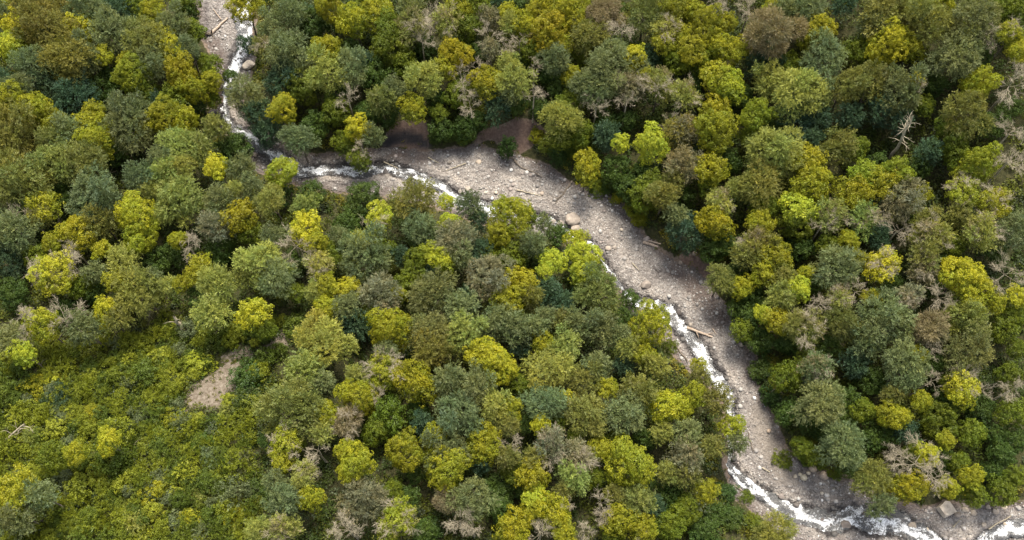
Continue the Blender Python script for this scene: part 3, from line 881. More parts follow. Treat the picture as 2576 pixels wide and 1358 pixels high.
 "2130 370 195 O;2110 680 105 Yb;2090 790 75 Y;2420 400 85 Y;2380 560 85 P;2360 690 80 T;2260 840 75 Pb;2250 930 65 P;2320 1040 85 Y;2100 1060 105 G;2110 1280 100 Pb;1900 1290 80 P;2250 120 110 P;2400 180 85 G;2000 600 70 D;1900 1100 70 Ks;2200 640 60 K;2050 920 80 G;1900 980 80 Ds;1750 1180 80 Ys",
 # 8: bottom centre
 "330 110 120 Yb;250 40 70 T;110 140 75 Pb;130 300 130 Y;270 300 65 T;350 430 115 K;40 470 95 Rtb;560 190 115 Y;790 180 105 G;980 220 115 G;870 400 150 G;1120 360 100 P;1260 400 85 Y;1230 520 75 Ob;1110 40 125 V;1220 110 75 V;1320 190 75 K;1540 120 145 P;1510 360 125 G;1490 500 60 V;1620 500 65 K;"
 "1660 300 50 V;1810 200 115 O;1830 420 145 O;2120 400 140 G;2200 250 110 O;1970 230 75 Y;1910 90 90 G;2350 70 95 P;2400 350 105 V;2390 550 75 P;2540 350 50 Y;240 570 85 K;460 700 125 Y;680 610 85 Y;1040 650 105 Y;800 700 135 G;780 830 145 Y;960 1030 130 G;770 1060 80 Rt;160 1040 145 Rf;"
 "100 800 125 Y;30 680 75 Y;390 970 65 K;400 1230 120 Yb;50 1280 100 T;640 1290 95 D;880 1210 90 T;970 1270 75 Tb;1260 650 65 T;1230 740 85 O;1580 640 100 Rb;1440 740 80 O;1560 760 75 T;1420 880 100 Y;1280 860 75 K;1770 760 100 Rb;1730 890 100 P;1930 700 85 Y;1900 600 60 K;2140 800 165 Y;"
 "2420 840 75 P;1440 1030 85 L;1650 990 70 Ob;1680 1070 60 T;1930 1080 75 T;1950 1180 60 T;2010 1010 65 O;1590 1170 105 Y;1400 1170 70 Y;2200 1070 105 O;2100 1210 110 Y;2240 1290 85 Y;1260 1290 105 Y;1480 1310 90 T;1800 1300 75 Tb;1890 900 75 K;2450 1000 95 D;2430 1240 100 K;2230 1330 50 T;"
 "1110 960 70 D;560 400 80 D;500 1050 80 D;1180 1130 80 D;1040 800 70 B;600 500 70 B;2250 600 80 D;2330 1120 70 B;2040 620 60 K;1750 580 60 K;1380 500 60 D;1230 240 60 D;2100 60 70 B;1660 1300 80 Y;820 550 70 D;1190 1000 70 D;2270 930 60 D;540 880 60 D;1350 1000 60 D;2020 1330 70 K",
 # 9: bottom right
 "160 60 55 Y;170 160 80 O;130 270 95 Y;280 330 110 O;40 390 80 Y;410 510 90 Y;420 640 85 G;60 760 110 Rf;40 880 90 O;70 560 95 G;260 660 75 O;220 990 75 Y;70 1110 85 K;740 1290 140 P;560 1230 70 Ks;350 1000 80 Ds;300 1150 95 Ds;200 1290 100 D;420 1180 80 Ds;800 150 110 K;1020 80 100 Gb;1070 330 145 G;"
 "1230 640 140 G;920 660 75 K;640 100 85 Ds;690 270 85 Ds;820 420 90 D;1100 560 80 D;1330 60 90 B;1690 80 145 G;1890 170 65 Tb;2150 110 65 T;1600 290 75 Ob;1560 420 80 Y;1650 440 80 Y;1400 400 80 K;1930 460 130 K;1820 320 70 Y;2130 230 105 Vb;2270 250 55 T;2480 240 75 T;2450 120 80 Kb;2470 420 95 K;"
 "2200 560 95 K;1990 620 60 Y;1700 560 80 B;1780 780 130 T;1900 900 85 T;1620 740 75 T;1850 710 70 V;1440 920 135 O;1700 960 110 Y;1500 1100 100 G;2010 960 70 Y;2100 780 80 K;2190 890 80 Y;2400 690 90 D;2400 1000 100 K;2200 1010 85 K;1300 780 90 D;1040 760 70 K;1450 600 90 D;1250 300 80 D;"
 "1450 180 90 D;1180 850 60 Ks;950 760 50 Ks;2250 400 90 D;2500 620 80 D;2500 880 70 K;1980 780 70 D;2330 850 70 D;795 780 80 Ks;1250 460 70 D;520 1050 60 Ks;1980 330 80 D;1550 570 80 D;2350 560 70 D;980 500 70 D;1750 690 70 K;1900 60 80 D;2020 180 60 K",
]

# ------------------------------------------------------------------ trees
MREC = []           # every tree to build: dict


def parse():
    for pi, s in enumerate(PANELS):
        for rec in s.split(";"):
            rec = rec.strip()
            if not rec: continue
            x, y, r, c = rec.split()
            x = OX[pi] + float(x) * K; y = OY[pi] + float(y) * K; r = float(r) * K
            MREC.append(dict(x=x, y=y, r=r, c=c[0], f=c[1:]))


parse()
ZF = lambda x, y, z: float((np.array([x, y, z]) - np.array([0, 0, CAM_H])) @ _fw)

dead = [m for m in MREC if m['c'] == 'T']
shrubs = [m for m in MREC if 's' in m['f']]
trees = [m for m in MREC if m['c'] != 'T' and 's' not in m['f']]
trees.sort(key=lambda m: -m['r'] * {'D': .72, 'B': .8, 'K': .85, 'V': 1.5, 'L': 1.5}.get(m['c'], 1.2 if m['f'] else 1))
extra = trees[318:]
trees = trees[:318]


def place(m, above_fn):
    """position of the thing's foot and its radius in metres"""
    R = m['r'] * 200 / F
    for _ in range(2):
        x, y, z, t = at(m['x'], m['y'], above_fn(R))
        R = m['r'] * ZF(x, y, z + above_fn(R)) / F
    return x, y, z, R


def tree_height(m, R, g):
    c = m['c']
    if c == 'D': return 5 + R * 1.2
    if c in 'KB': return 7 + R * 1.4
    return 10 + R * 1.5


g = np.random.default_rng(11)


def crown_object(m, R, parent, z, g, name="crown"):
    st = 'f' if m['c'] in 'GBOP' else 'r'
    if m['c'] == 'R': st = 'f'
    if 't' in m['f']: st = 't'
    if 'f' in m['f']: st = 'f'
    ci = 0 if R < 3.0 else (1 if R < 4.9 else 2)
    me, R0 = CROWNS[(st, ci, int(g.integers(0, 2 if st == 't' else 4)))]
    o = link(name, me, None, parent)
    bp = plane_pt(m['x'], m['y'], 3.0)
    near = abs(float(raw_sd(np.array([bp[0]]), np.array([bp[1]]))[0]))
    s = R / R0 * (0.93 if near < 7 else 1.10)
    o.location = (0, 0, z)
    q = g.uniform(.88, 1.14)
    o.scale = (s * q, s / q, s * g.uniform(.92, 1.18))
    o.rotation_euler = (g.normal(0, .08), g.normal(0, .08), g.uniform(0, 6.283))
    base, brown, _ = PAL[m['c']]
    v = g.normal(0, .10); h = g.normal(0, .06) if m['c'] not in 'VL' else g.uniform(-.05, .02)
    if 'b' in m['f']: brown = max(brown, .30)
    if 't' in m['f']: brown = .85
    o.color = (base[0] * (1 + v + h), base[1] * (1 + v), base[2] * (1 + v - h), 1 - brown)
    return o


def empty(name, loc, rz=0):
    o = bpy.data.objects.new(name, None)
    o.empty_display_size = .5
    C.objects.link(o); o.location = loc; o.rotation_euler = (0, 0, rz)
    return o


for m in trees:
    x, y, z, R = place(m, lambda R: tree_height(m, R, g) - R * 1.15)
    H = tree_height(m, R, g)
    root = empty("broadleaf_tree", (x, y, z)); m['o'] = root; m['R'] = R
    cr = crown_object(m, R, root, H - R * 1.15, g)
    tr = link("trunk", TRUNKS[int(g.integers(0, 4))], None, root)
    hh = (H - R * .6) / 12.0
    tr.scale = (R / 4.0, R / 4.0, hh); tr.rotation_euler = (0, 0, g.uniform(0, 6.283))
    if 'b' in m['f']:
        de, R0 = DEADS[int(g.integers(0, 6))]
        bb = link("bare_branches", de, None, root)
        s = R / R0 * 1.0
        s *= 1.12; bb.scale = (s, s, s * .85); bb.location = (g.normal(0, .2 * R), g.normal(0, .2 * R) - .1 * R, H - R * .75)
        bb.rotation_euler = (g.normal(.15, .15), g.normal(0, .15), g.uniform(0, 6.283))
        bb["label"] = "bleached bare branches poking out of the leaves"

for m in shrubs:
    x, y, z, R = place(m, lambda R: R * .45)
    root = empty("shrub", (x, y, z)); m['o'] = root; m['R'] = R
    cr = crown_object(m, R, root, R * .42, g, "foliage")
    cr.scale = (cr.scale[0], cr.scale[1], cr.scale[2] * .8)
    tr = link("stem", TRUNKS[int(g.integers(0, 4))], None, root)
    tr.scale = (R / 9.0, R / 9.0, R * .7 / 12)
    if 'b' in m['f']:
        de, R0 = DEADS[int(g.integers(0, 6))]
        bb = link("bare_branches", de, None, root)
        bb.scale = (R / R0,) * 3; bb.location = (0, 0, R * .5)

for m in dead:
    Hd = 10.5 + .02 * m['r']
    x, y, z, R = place(m, lambda R: Hd + .35 * R)
    root = empty("dead_tree", (x, y, z)); m['o'] = root; m['R'] = R
    tr = link("trunk", DTRUNKS[int(g.integers(0, 3))], None, root)
    tr.scale = (.8, .8, (Hd + .3) / 12)
    de, R0 = DEADS[int(g.integers(0, 6))]
    br = link("branches", de, None, root)
    s = R / R0 * 1.3
    br.scale = (s, s, s); br.location = (0, 0, Hd)
    br.rotation_euler = (g.normal(.12, .12), g.normal(0, .12), g.uniform(0, 6.283))

# dark columnar tree by the red scar
x, y, z, t = at(1277, 375, 3.5)
root = empty("columnar_tree", (x, y, z))
tag(root, "narrow dark green columnar tree alone on the gravel edge below the red bare bank", "tree")
cr = link("crown", CROWNS[('r', 0, 1)][0], None, root); cr.scale = (.80, .80, 1.45); cr.location = (0, 0, 3.9)
cr.color = (.045, .085, .022, 1)
tr = link("trunk", TRUNKS[0], None, root); tr.scale = (.4, .4, .5)


THICKET_PX = [(-60, 930), (0, 905), (120, 870), (330, 850), (420, 800), (560, 840), (700, 800), (760, 830), (700, 900), (640, 960), (640, 1150), (660, 1400), (640, 1500), (-80, 1500)]
THICKW = np.array([at(x, y)[:2] for x, y in THICKET_PX])

# the many small trees under and between the large ones, too many to take one by one
def mesh_arrays(me):
    n = len(me.vertices)
    V = np.empty(n * 3, np.float32); me.vertices.foreach_get("co", V)
    c = np.empty(n * 4, np.float32); me.color_attributes["col"].data.foreach_get("color", c)
    return V.reshape(-1, 3), c.reshape(-1, 4)


VV, CC = [], []


def bake_crown(m, V, c):
    """copy of a crown as loose leaves with its own colours worked out"""
    base, brown, _ = PAL[m['c']]
    base = np.array(base) * g.uniform(.85, 1.1)
    t = c[:, 0:1]
    col = base * ((1 - t) * np.array([.62, .68, .78]) + t * np.array([1.42, 1.32, 1.0]))
    col = col * (1 + .75 * c[:, 2:3] * (np.array([.62, .84, 1.05]) - 1))
    if brown > .03:
        k = np.clip((c[:, 1:2] - (1 - brown)) * 4, 0, 1)
        col = col * (1 - k) + np.array([.23, .19, .10]) * k
    VV.append(V.astype(np.float32)); CC.append(col.astype(np.float32))


for m in extra:
    x, y, z, R = place(m, lambda R: tree_height(m, R, g) - R * 1.15)
    st = 'f' if m['c'] in 'GBOPR' else 'r'
    me, R0 = CROWNS[(st, 0 if R < 3.6 else 1, int(g.integers(0, 4)))]
    V, c = mesh_arrays(me)
    s = R / R0; a_ = g.uniform(0, 6.283)
    Rm = np.array([[math.cos(a_), -math.sin(a_), 0], [math.sin(a_), math.cos(a_), 0], [0, 0, 1.1]])
    V = V @ Rm.T * s + np.array([x, y, z + tree_height(m, R, g) - R * 1.15])
    bake_crown(m, V, c)
# the wood goes on beyond the picture's edge
_belt = []
for v in range(4):
    me = make_crown(950 + v, 4.0, 'r' if v % 2 else 'f', 3800)
    _belt.append(mesh_arrays(me)); bpy.data.meshes.remove(me)
gx = np.random.default_rng(5)
for _ in range(330):
    px, py = gx.uniform(-260, 2830), gx.uniform(-190, 1600)
    if -50 < px < 2626 and -50 < py < 1415: continue
    x, y, z, t = at(px, py, 9)
    if raw_sd(np.array([x]), np.array([y]))[0] < 3.5 or inside(np.array([x]), np.array([y]), THICKW)[0]: continue
    V, c = _belt[int(gx.integers(0, 4))]
    s = gx.uniform(.7, 1.3); a_ = gx.uniform(0, 6.283)
    Rm = np.array([[math.cos(a_), -math.sin(a_), 0], [math.sin(a_), math.cos(a_), 0], [0, 0, 1.15]])
    bake_crown(dict(c='GOYKPYKG'[int(gx.integers(0, 8))]), V @ Rm.T * s + np.array([x, y, z + 9]), c)
if VV:
    V = np.concatenate(VV); c = np.concatenate(CC)
    me = mesh_np("small_trees", V, np.arange(len(V)).reshape(-1, 4), 4, c)
    tag(link("small_trees", me, M_UNDER), "small trees growing densely between and below the larger crowns", kind="stuff")

# ------------------------------------------------------------------ undergrowth
gu = np.random.default_rng(23)


def bush_leaves(cx, cy, cz, R, col, per, leaf, hz=.75, jit=.22):
    n = len(cx)
    idx = np.repeat(np.arange(n), per); m = len(idx)
    d = unit(gu.normal(size=(m, 3))); d[:, 2] = np.abs(d[:, 2]) * .9 + .05; d = unit(d)
    # sprays: leaves gather round a few directions
    k = 8
    dirs = unit(gu.normal(size=(n, k, 3))); dirs[:, :, 2] = np.abs(dirs[:, :, 2])
    q = gu.integers(0, k, m)
    dd = unit(dirs[idx, q] + gu.normal(0, .30, (m, 3))); dd[:, 2] = np.abs(dd[:, 2])
    rad = R[idx] * gu.uniform(.62, 1.08, m)
    P = np.stack([cx[idx], cy[idx], cz[idx]], -1) + dd * rad[:, None] * np.array([1, 1, hz])
    rnd = gu.normal(size=(m, 3))
    perp = unit(rnd - (rnd * dd).sum(1, keepdims=True) * dd)
    D = unit(perp + dd * gu.uniform(-.1, .9, m)[:, None])
    W = unit(np.cross(D, unit(dd + UP * .4 + gu.normal(0, .45, (m, 3)))))
    ln = gu.uniform(.7, 1.25, m) * leaf; wd = ln * gu.uniform(.4, .62, m)
    V, Fc = leaf_quads(P, D, W, ln, wd)
    tw = gu.uniform(0, 1, (n, k))[idx, q]
    c = col[idx] * (1 + (tw - .5) * .5 + gu.normal(0, jit * .6, m))[:, None]
    c = np.repeat(np.clip(c, .004, 1), 4, 0)
    return V, c


def low_growth():
    Vs, Cs = [], []
    # --- the forest floor
    N = 15000
    x = gu.uniform(-170, 170, N * 2); y = gu.uniform(12, 245, N * 2)
    half = (y * .39 + 184) * .5206 + 12
    ok = np.abs(x) < half
    x, y = x[ok][:N], y[ok][:N]
    sd = raw_sd(x, y)
    bare = np.minimum(poly_sd(x, y, CLEARW), poly_sd(x, y, CLEAR2W) + (gu.uniform(0, 1, len(x)) < .35) * 4)
    for P in SCARW: bare = np.minimum(bare, poly_sd(x, y, P))
    inth = inside(x, y, THICKW)
    ok = (sd > .9 + gu.uniform(0, 1.2, len(x))) & (bare > .6)
    x, y, sd = x[ok], y[ok], sd[ok]
    R = gu.uniform(1.0, 3.0, len(x)) * sstep(sd, -3, 6)
    nz = fbm(x * .06, y * .06, 61); n2 = gu.uniform(0, 1, len(x))
    colD = np.array([.040, .062, .012]); colK = np.array([.085, .098, .012]); colY = np.array([.17, .155, .014]); colG = np.array([.06, .078, .035])
    w = sstep(nz + (n2 - .5) * .5, .35, .7)[:, None]
    col = colD * (1 - w) + colK * w
    col = np.where((n2 > .9)[:, None], colG, col)
    fr = ((1 - sstep(sd, 2, 7)) * (gu.uniform(0, 1, len(x)) < .5))[:, None]
    col = col * (1 - fr) + colY * .8 * fr
    cz = ground(x, y, sd) + R * .1
    V, c = bush_leaves(x, y, cz, R, col, 125, .50)
    Vs.append(V); Cs.append(c)
    # --- low grass and herbs along the edge of the gravel
    M = 16000
    x = gu.uniform(-100, 140, M); y = gu.uniform(12, 240, M)
    sd = raw_sd(x, y)
    ok = (sd > -.2) & (sd < 2.6)
    x, y, sd = x[ok], y[ok], sd[ok]
    R = gu.uniform(.25, .6, len(x))
    t = gu.uniform(0, 1, (len(x), 1))
    col = np.array([.15, .135, .02]) * t + np.array([.06, .08, .015]) * (1 - t)
    V, c = bush_leaves(x, y, ground(x, y, sd), R, col, 22, .26)
    Vs.append(V); Cs.append(c)
    # weeds and seedlings creeping over the bare clearing
    x0, y0 = CLEARW.min(0); x1, y1 = CLEARW.max(0)
    x = gu.uniform(x0, x1, 420); y = gu.uniform(y0, y1, 420)
    psd = poly_sd(x, y, CLEARW)
    ok = (psd < .5) & (gu.uniform(0, 1, 420) < np.where(psd > -1.2, .45, .06))
    x, y = x[ok], y[ok]
    t = gu.uniform(0, 1, (len(x), 1))
    V, c = bush_leaves(x, y, ground(x, y), gu.uniform(.2, .5, len(x)), np.array([.15, .14, .03]) * t + np.array([.06, .08, .015]) * (1 - t), 30, .26)
    Vs.append(V); Cs.append(c)
    V = np.concatenate(Vs); c = np.concatenate(Cs)
    me = mesh_np("undergrowth", V, np.arange(len(V)).reshape(-1, 4), 4, c)
    tag(link("undergrowth", me, M_UNDER), "low dark green undergrowth covering the forest floor", kind="stuff")
    # --- the thicket of young growth on the open slope: saplings and bushes grown into each other
    x0, y0 = THICKW.min(0); x1, y1 = THICKW.max(0)
    small = []
    for v in range(8):
        me = make_crown(900 + v, 1.9, 'r' if v % 2 else 'f', 1500)
        small.append(mesh_arrays(me)); bpy.data.meshes.remove(me)
    pts = []
    x = gu.uniform(x0, x1, 9000); y = gu.uniform(y0, y1, 9000)
    ok = inside(x, y, THICKW) & (poly_sd(x, y, CLEARW) + (fbm(x * .6, y * .6, 52) - .5) * 5 > 1.6) & (poly_sd(x, y, CLEAR2W) > .4)
    x, y = x[ok], y[ok]
    rr = gu.uniform(.8, 1.75, len(x)) * (1 + .55 * (gu.uniform(0, 1, len(x)) < .14))
    for k in range(len(x)):
        if all((x[k] - q[0]) ** 2 + (y[k] - q[1]) ** 2 > (.72 * (rr[k] + q[2])) ** 2 for q in pts): pts.append((x[k], y[k], rr[k]))
    pts = np.array(pts)
    x, y, R = pts.T
    gz = ground(x, y)
    nz = fbm(x * .05, y * .05, 64); n2 = gu.uniform(0, 1, len(x))
    w = sstep(nz + (n2 - .5) * .8, .32, .68)[:, None]
    col = np.array([.075, .110, .016]) * (1 - w) + np.array([.150, .178, .016]) * w
    col = np.where((n2 > .93)[:, None], np.array([.23, .26, .03]), col)
    col = np.where((n2 < .07)[:, None], np.array([.12, .15, .075]), col)
    Vs, Cs = [], []
    for k in range(len(x)):
        V, c = small[int(gu.integers(0, 8))]
        s_ = R[k] / 1.9 * 1.15; an = gu.uniform(0, 6.283)
        Rm = np.array([[math.cos(an), -math.sin(an), 0], [math.sin(an), math.cos(an), 0], [0, 0, gu.uniform(.9, 1.35)]])
        Vs.append((V @ Rm.T * s_ + np.array([x[k], y[k], gz[k] + R[k] * .75 + gu.uniform(-.3, 1.3)])).astype(np.float32))
        t = c[:, 0:1]
        Cs.append((col[k] * ((1 - t) * np.array([.62, .68, .78]) + t * np.array([1.42, 1.32, 1.0]))).astype(np.float32))
    print("thicket bushes", len(x))
    V = np.concatenate(Vs); c = np.concatenate(Cs)
    me = mesh_np("thicket", V, np.arange(len(V)).reshape(-1, 4), 4, c)
    tag(link("thicket", me, M_UNDER), "dense thicket of young yellow-green growth on the open slope", kind="stuff")


low_growth()


# ------------------------------------------------------------------ stones and boulders
def rock_verts(g, sub=2, flat=.7, rough=.22, cut=3):
    import bmesh
    bm = bmesh.new(); bmesh.ops.create_icosphere(bm, subdivisions=sub, radius=1)
    V = np.array([v.co[:] for v in bm.verts]); Fc = np.array([[v.index for v in f.verts] for f in bm.faces]); bm.free()
    off = g.uniform(0, 50, 3)
    n = (fbm(V[:, 0] * 1.4 + off[0], V[:, 1] * 1.4 + V[:, 2] * 1.1 + off[1], 71, 3) - .5)
    V = V * (1 + n * rough * 3)[:, None]
    for _ in range(cut):      # broken faces
        d = unit(g.normal(size=3)); h = g.uniform(.55, .85)
        k = V @ d; over = np.clip(k - h, 0, None)
        V = V - over[:, None] * d * .92
    V[:, 2] *= flat
    V[:, 0] *= g.uniform(.85, 1.2)
    return V, Fc


def build_stones():
    gs = np.random.default_rng(31)
    bases = [rock_verts(gs, 1, .6, .2, 1) for _ in range(8)]
    N = 30000
    x = gs.uniform(-75, 135, N * 4); y = gs.uniform(12, 240, N * 4)
    sd = raw_sd(x, y)
    dens = .35 + .9 * fbm(x * .22, y * .22, 72)
    silt = inside(x, y, SILTW)
    ok = (sd < -.2) & (gs.uniform(0, 1, len(x)) < np.where(silt, .15, dens))
    x, y = x[ok][:N], y[ok][:N]
    z, ds, hw, dd, ch = bed_height(x, y)
    s = .10 * (1 / np.clip(gs.uniform(0, 1, len(x)), .004, 1)) ** .40
    s = np.clip(s, .10, .55)
    wet = ds < hw + .7
    s = np.where(wet, s * 1.25, s)
    cb = np.array([[.32, .295, .27], [.40, .375, .345], [.24, .22, .20], [.27, .23, .205], [.58, .56, .53]])
    pick = gs.choice(5, len(x), p=[.36, .27, .22, .12, .03])
    col = cb[pick] * gs.uniform(.7, 1.1, (len(x), 1)) * np.array([.97, 1, 1.04])
    col = np.where(wet[:, None], col * .33, col)
    Vs, Fs, Cs, base = [], [], [], 0
    for k, (V, Fc) in enumerate(bases):
        sel = np.arange(k, len(x), 8)
        a_ = gs.uniform(0, 6.283, len(sel)); ca, sa = np.cos(a_), np.sin(a_)
        P = np.empty((len(sel), len(V), 3))
        P[:, :, 0] = (V[None, :, 0] * ca[:, None] - V[None, :, 1] * sa[:, None]) * s[sel][:, None] + x[sel][:, None]
        P[:, :, 1] = (V[None, :, 0] * sa[:, None] + V[None, :, 1] * ca[:, None]) * s[sel][:, None] + y[sel][:, None]
        P[:, :, 2] = V[None, :, 2] * s[sel][:, None] + (z[sel] + s[sel] * .12)[:, None]
        Vs.append(P.reshape(-1, 3))
        Fs.append((Fc[None] + (np.arange(len(sel)) * len(V))[:, None, None] + base).reshape(-1, 3))
        Cs.append(np.repeat(col[sel], len(V), 0)); base += len(sel) * len(V)
    me = mesh_np("gravel", np.concatenate(Vs), np.concatenate(Fs), 3, np.concatenate(Cs))
    tag(link("gravel", me, M_STONES), "loose grey and tan stones strewn over the riverbed", kind="stuff")


build_stones()

# px position, half size px, tone, flatness, label
BOULDERS = [
 (1440, 551, 20, (1.05, 1.0, .96), .6, "large round grey boulder in the middle of the gravel bend"),
 (2378, 1281, 19, (1.75, 1.68, 1.55), 1.0, "big pale block of stone with a flat top by the lower river bank"),
 (625, 164, 14, (1.6, 1.55, 1.45), .7, "pale smooth boulder beside the white water near the top of the river"),
 (1625, 717, 12, (.75, .72, .72), .9, "dark grey upright boulder alone on the gravel right of the lime trees"),
 (1627, 600, 9, (.95, .9, .92), .9, "grey boulder against the gravel edge next to a short log"),
 (1410, 558, 10, (.7, .68, .68), .6, "dark flat stone left of the large round boulder"),
 (1392, 553, 7, (.8, .78, .78), .7, "small dark stone between the rapids and the large round boulder"),
 (1448, 574, 12, (1.05, 1.0, .95), .45, "flat slab lying just below the large round boulder"),
 (1530, 624, 8, (.9, .86, .84), .8, "grey stone at the tip of the bush row below the gravel bend"),
 (1547, 621, 6, (.8, .78, .78), .8, "small grey stone on the narrowing gravel above the lime trees"),
 (1248, 484, 5, (1.5, 1.45, 1.3), .8, "small whitish stone above the middle rapids"),
 (1222, 483, 4, (1.3, 1.3, 1.25), .8, "tiny grey stone left of a whitish one above the middle rapids"),
 (1177, 474, 7, (.95, .93, .9), .7, "light stone on the gravel close to the upper rapids"),
 (1157, 479, 6, (.7, .7, .7), .7, "dark stone at the edge of the rapids under the gravel fan"),
 (1204, 405, 7, (1.3, 1.22, 1.12), .6, "round pale stone high on the wide gravel fan"),
 (1364, 486, 6, (1.1, 1.02, .95), .7, "tan stone in the middle of the wide gravel fan"),
 (1130, 407, 5, (.6, .6, .6), .8, "small dark stone near the top edge of the gravel fan"),
 (1564, 576, 4, (1.5, 1.45, 1.35), .8, "small whitish stone right of the large round boulder"),
 (2045, 1178, 10, (1.1, .98, .85), .9, "rounded tan boulder at the foot of the lower right bank"),
 (2073, 1196, 12, (1.0, .9, .82), .7, "wide reddish tan boulder under the lower right bank"),
 (2014, 1193, 6, (1.5, 1.45, 1.25), .9, "pale stone nearest the bush on the lower gravel"),
 (2022, 1200, 9, (1.6, 1.55, 1.3), .9, "tall pale stone in the cluster beside the lower gravel bush"),
 (2001, 1198, 5, (1.35, 1.3, 1.15), .9, "small pale stone touching the bush on the lower gravel"),
 (2034, 1189, 5, (1.4, 1.35, 1.2), .9, "small pale stone between the tall pale one and the tan boulder"),
 (2100, 1204, 6, (.9, .82, .75), .8, "small brown boulder at the far end of the bank boulders"),
 (1935, 1084, 6, (1.25, 1.1, .95), .7, "tan stone on the sandy strip of the lower river"),
 (2336, 1333, 10, (1.4, 1.36, 1.25), .6, "pale flat stone right of the last rapids in the bottom corner"),
 (2341, 1348, 7, (1.2, 1.18, 1.1), .6, "small pale stone at the very bottom edge beside the rapids"),
 (2300, 1320, 12, (.8, .77, .72), .5, "broad grey slab between the rapids and the pale block"),
 (2410, 1293, 9, (.95, .9, .85), .6, "grey boulder just beside the big pale block"),
 (2428, 1283, 9, (1.0, .97, .9), .6, "flat light grey stone second beyond the big pale block"),
 (2450, 1290, 8, (.85, .82, .78), .7, "dull grey stone third beyond the big pale block"),
 (2487, 1275, 7, (1.0, .95, .88), .7, "grey stone under the grassy bank at the lower right"),
 (2505, 1284, 8, (.95, .9, .84), .7, "brownish grey stone on the lower right gravel shelf"),
 (2476, 1319, 6, (1.25, 1.2, 1.1), .7, "light stone above the side stream"),
 (2533, 1316, 6, (1.2, 1.15, 1.05), .7, "light round stone just above the side stream foam"),
 (2528, 1274, 8, (1.1, 1.05, .95), .7, "light stone tight against the lower right bank"),
 (1968, 1246, 9, (.6, .58, .6), .7, "dark wet boulder beside the bending lower rapids"),
 (2006, 1270, 7, (.42, .42, .45), .8, "black wet rock jutting into the lower rapids"),
 (2072, 1306, 6, (.45, .45, .48), .8, "black rock with white water on both sides"),
 (2130, 1318, 11, (.5, .48, .48), .6, "wide dark rock splitting the lower rapids"),
 (2068, 1240, 5, (1.4, 1.38, 1.3), .8, "small whitish stone on the gravel above the lower rapids"),
 (1737, 815, 7, (.8, .78, .76), .8, "grey stone on the bank of the narrow middle rapids"),
 (1866, 866, 6, (.9, .86, .82), .8, "grey stone on the gravel near the right forest edge"),
 (1748, 637, 6, (1.35, 1.2, 1.1), .8, "pinkish stone in the shade under the dark spruce-like tree"),
 (1712, 660, 6, (.8, .75, .72), .7, "stone at the upper end of the brown earth patch"),
 (540, 290, 17, (.22, .22, .25), .6, "dark wet rock ledge with gorge shade in its colour, under the forest"),  # near-black tone carries the hollow's shade as well as wet rock
 (1923, 954, 6, (1.0, .96, .92), .7, "grey stone at the right rim where the gravel turns brown"),
 (622, 934, 7, (1.3, 1.1, .8), .6, "yellowish block at the upper edge of the bare clearing"),
 (968, 425, 8, (.3, .3, .33), .7, "black boulder above the foam of the upper rapids"),
 (850, 394, 7, (.6, .57, .55), .6, "grey stone in the shaded gravel before the upper rapids"),
 (640, 388, 7, (.75, .7, .7), .7, "grey stone in the shallow pool above the lime green tree"),
 (700, 782, 0, (1, 1, 1), .7, ""),
]
gb = np.random.default_rng(41)
for px, py, hs, tone, flat, lab in BOULDERS:
    if hs == 0: continue
    p = plane_pt(px, py, .4)
    onbed = raw_sd(np.array([p[0]]), np.array([p[1]]))[0] < 1.0
    if onbed:
        z = float(bed_height(np.array([p[0]]), np.array([p[1]]))[0][0]); x, y = p
    else:
        x, y, z, _ = at(px, py, .2)
    s = hs * ZF(x, y, z) / F
    big = hs >= 14
    block = flat >= 1.0
    V, Fc = rock_verts(gb, 5 if block else (4 if big else 3), flat, .06 if block else .14, 0 if block else (4 if big else 3))
    if block:       # squared block with a flat top and broken corners
        for d, h in (((0, 0, 1), .55), ((1, .1, .05), .6), ((-1, .15, 0), .62), ((.1, 1, 0), .58), ((-.15, -1, .1), .6), ((.7, -.7, .2), .75), ((-.7, .6, .3), .76)):
            d = np.array(d) / np.linalg.norm(d); V = V - np.clip(V @ d - h, 0, None)[:, None] * d
        V = V * 1.45
    me = mesh_np("boulder", V * s, Fc, 3)
    o = link("boulder", me, M_ROCK)
    o.location = (x, y, z + s * flat * .30); o.rotation_euler = (0, 0, gb.uniform(0, 6.283)); o.color = (*tone, 1)
    tag(o, lab, "boulder", "boulders in the riverbed" if onbed else None)

# ------------------------------------------------------------------ driftwood, logs, snags
gl = np.random.default_rng(51)


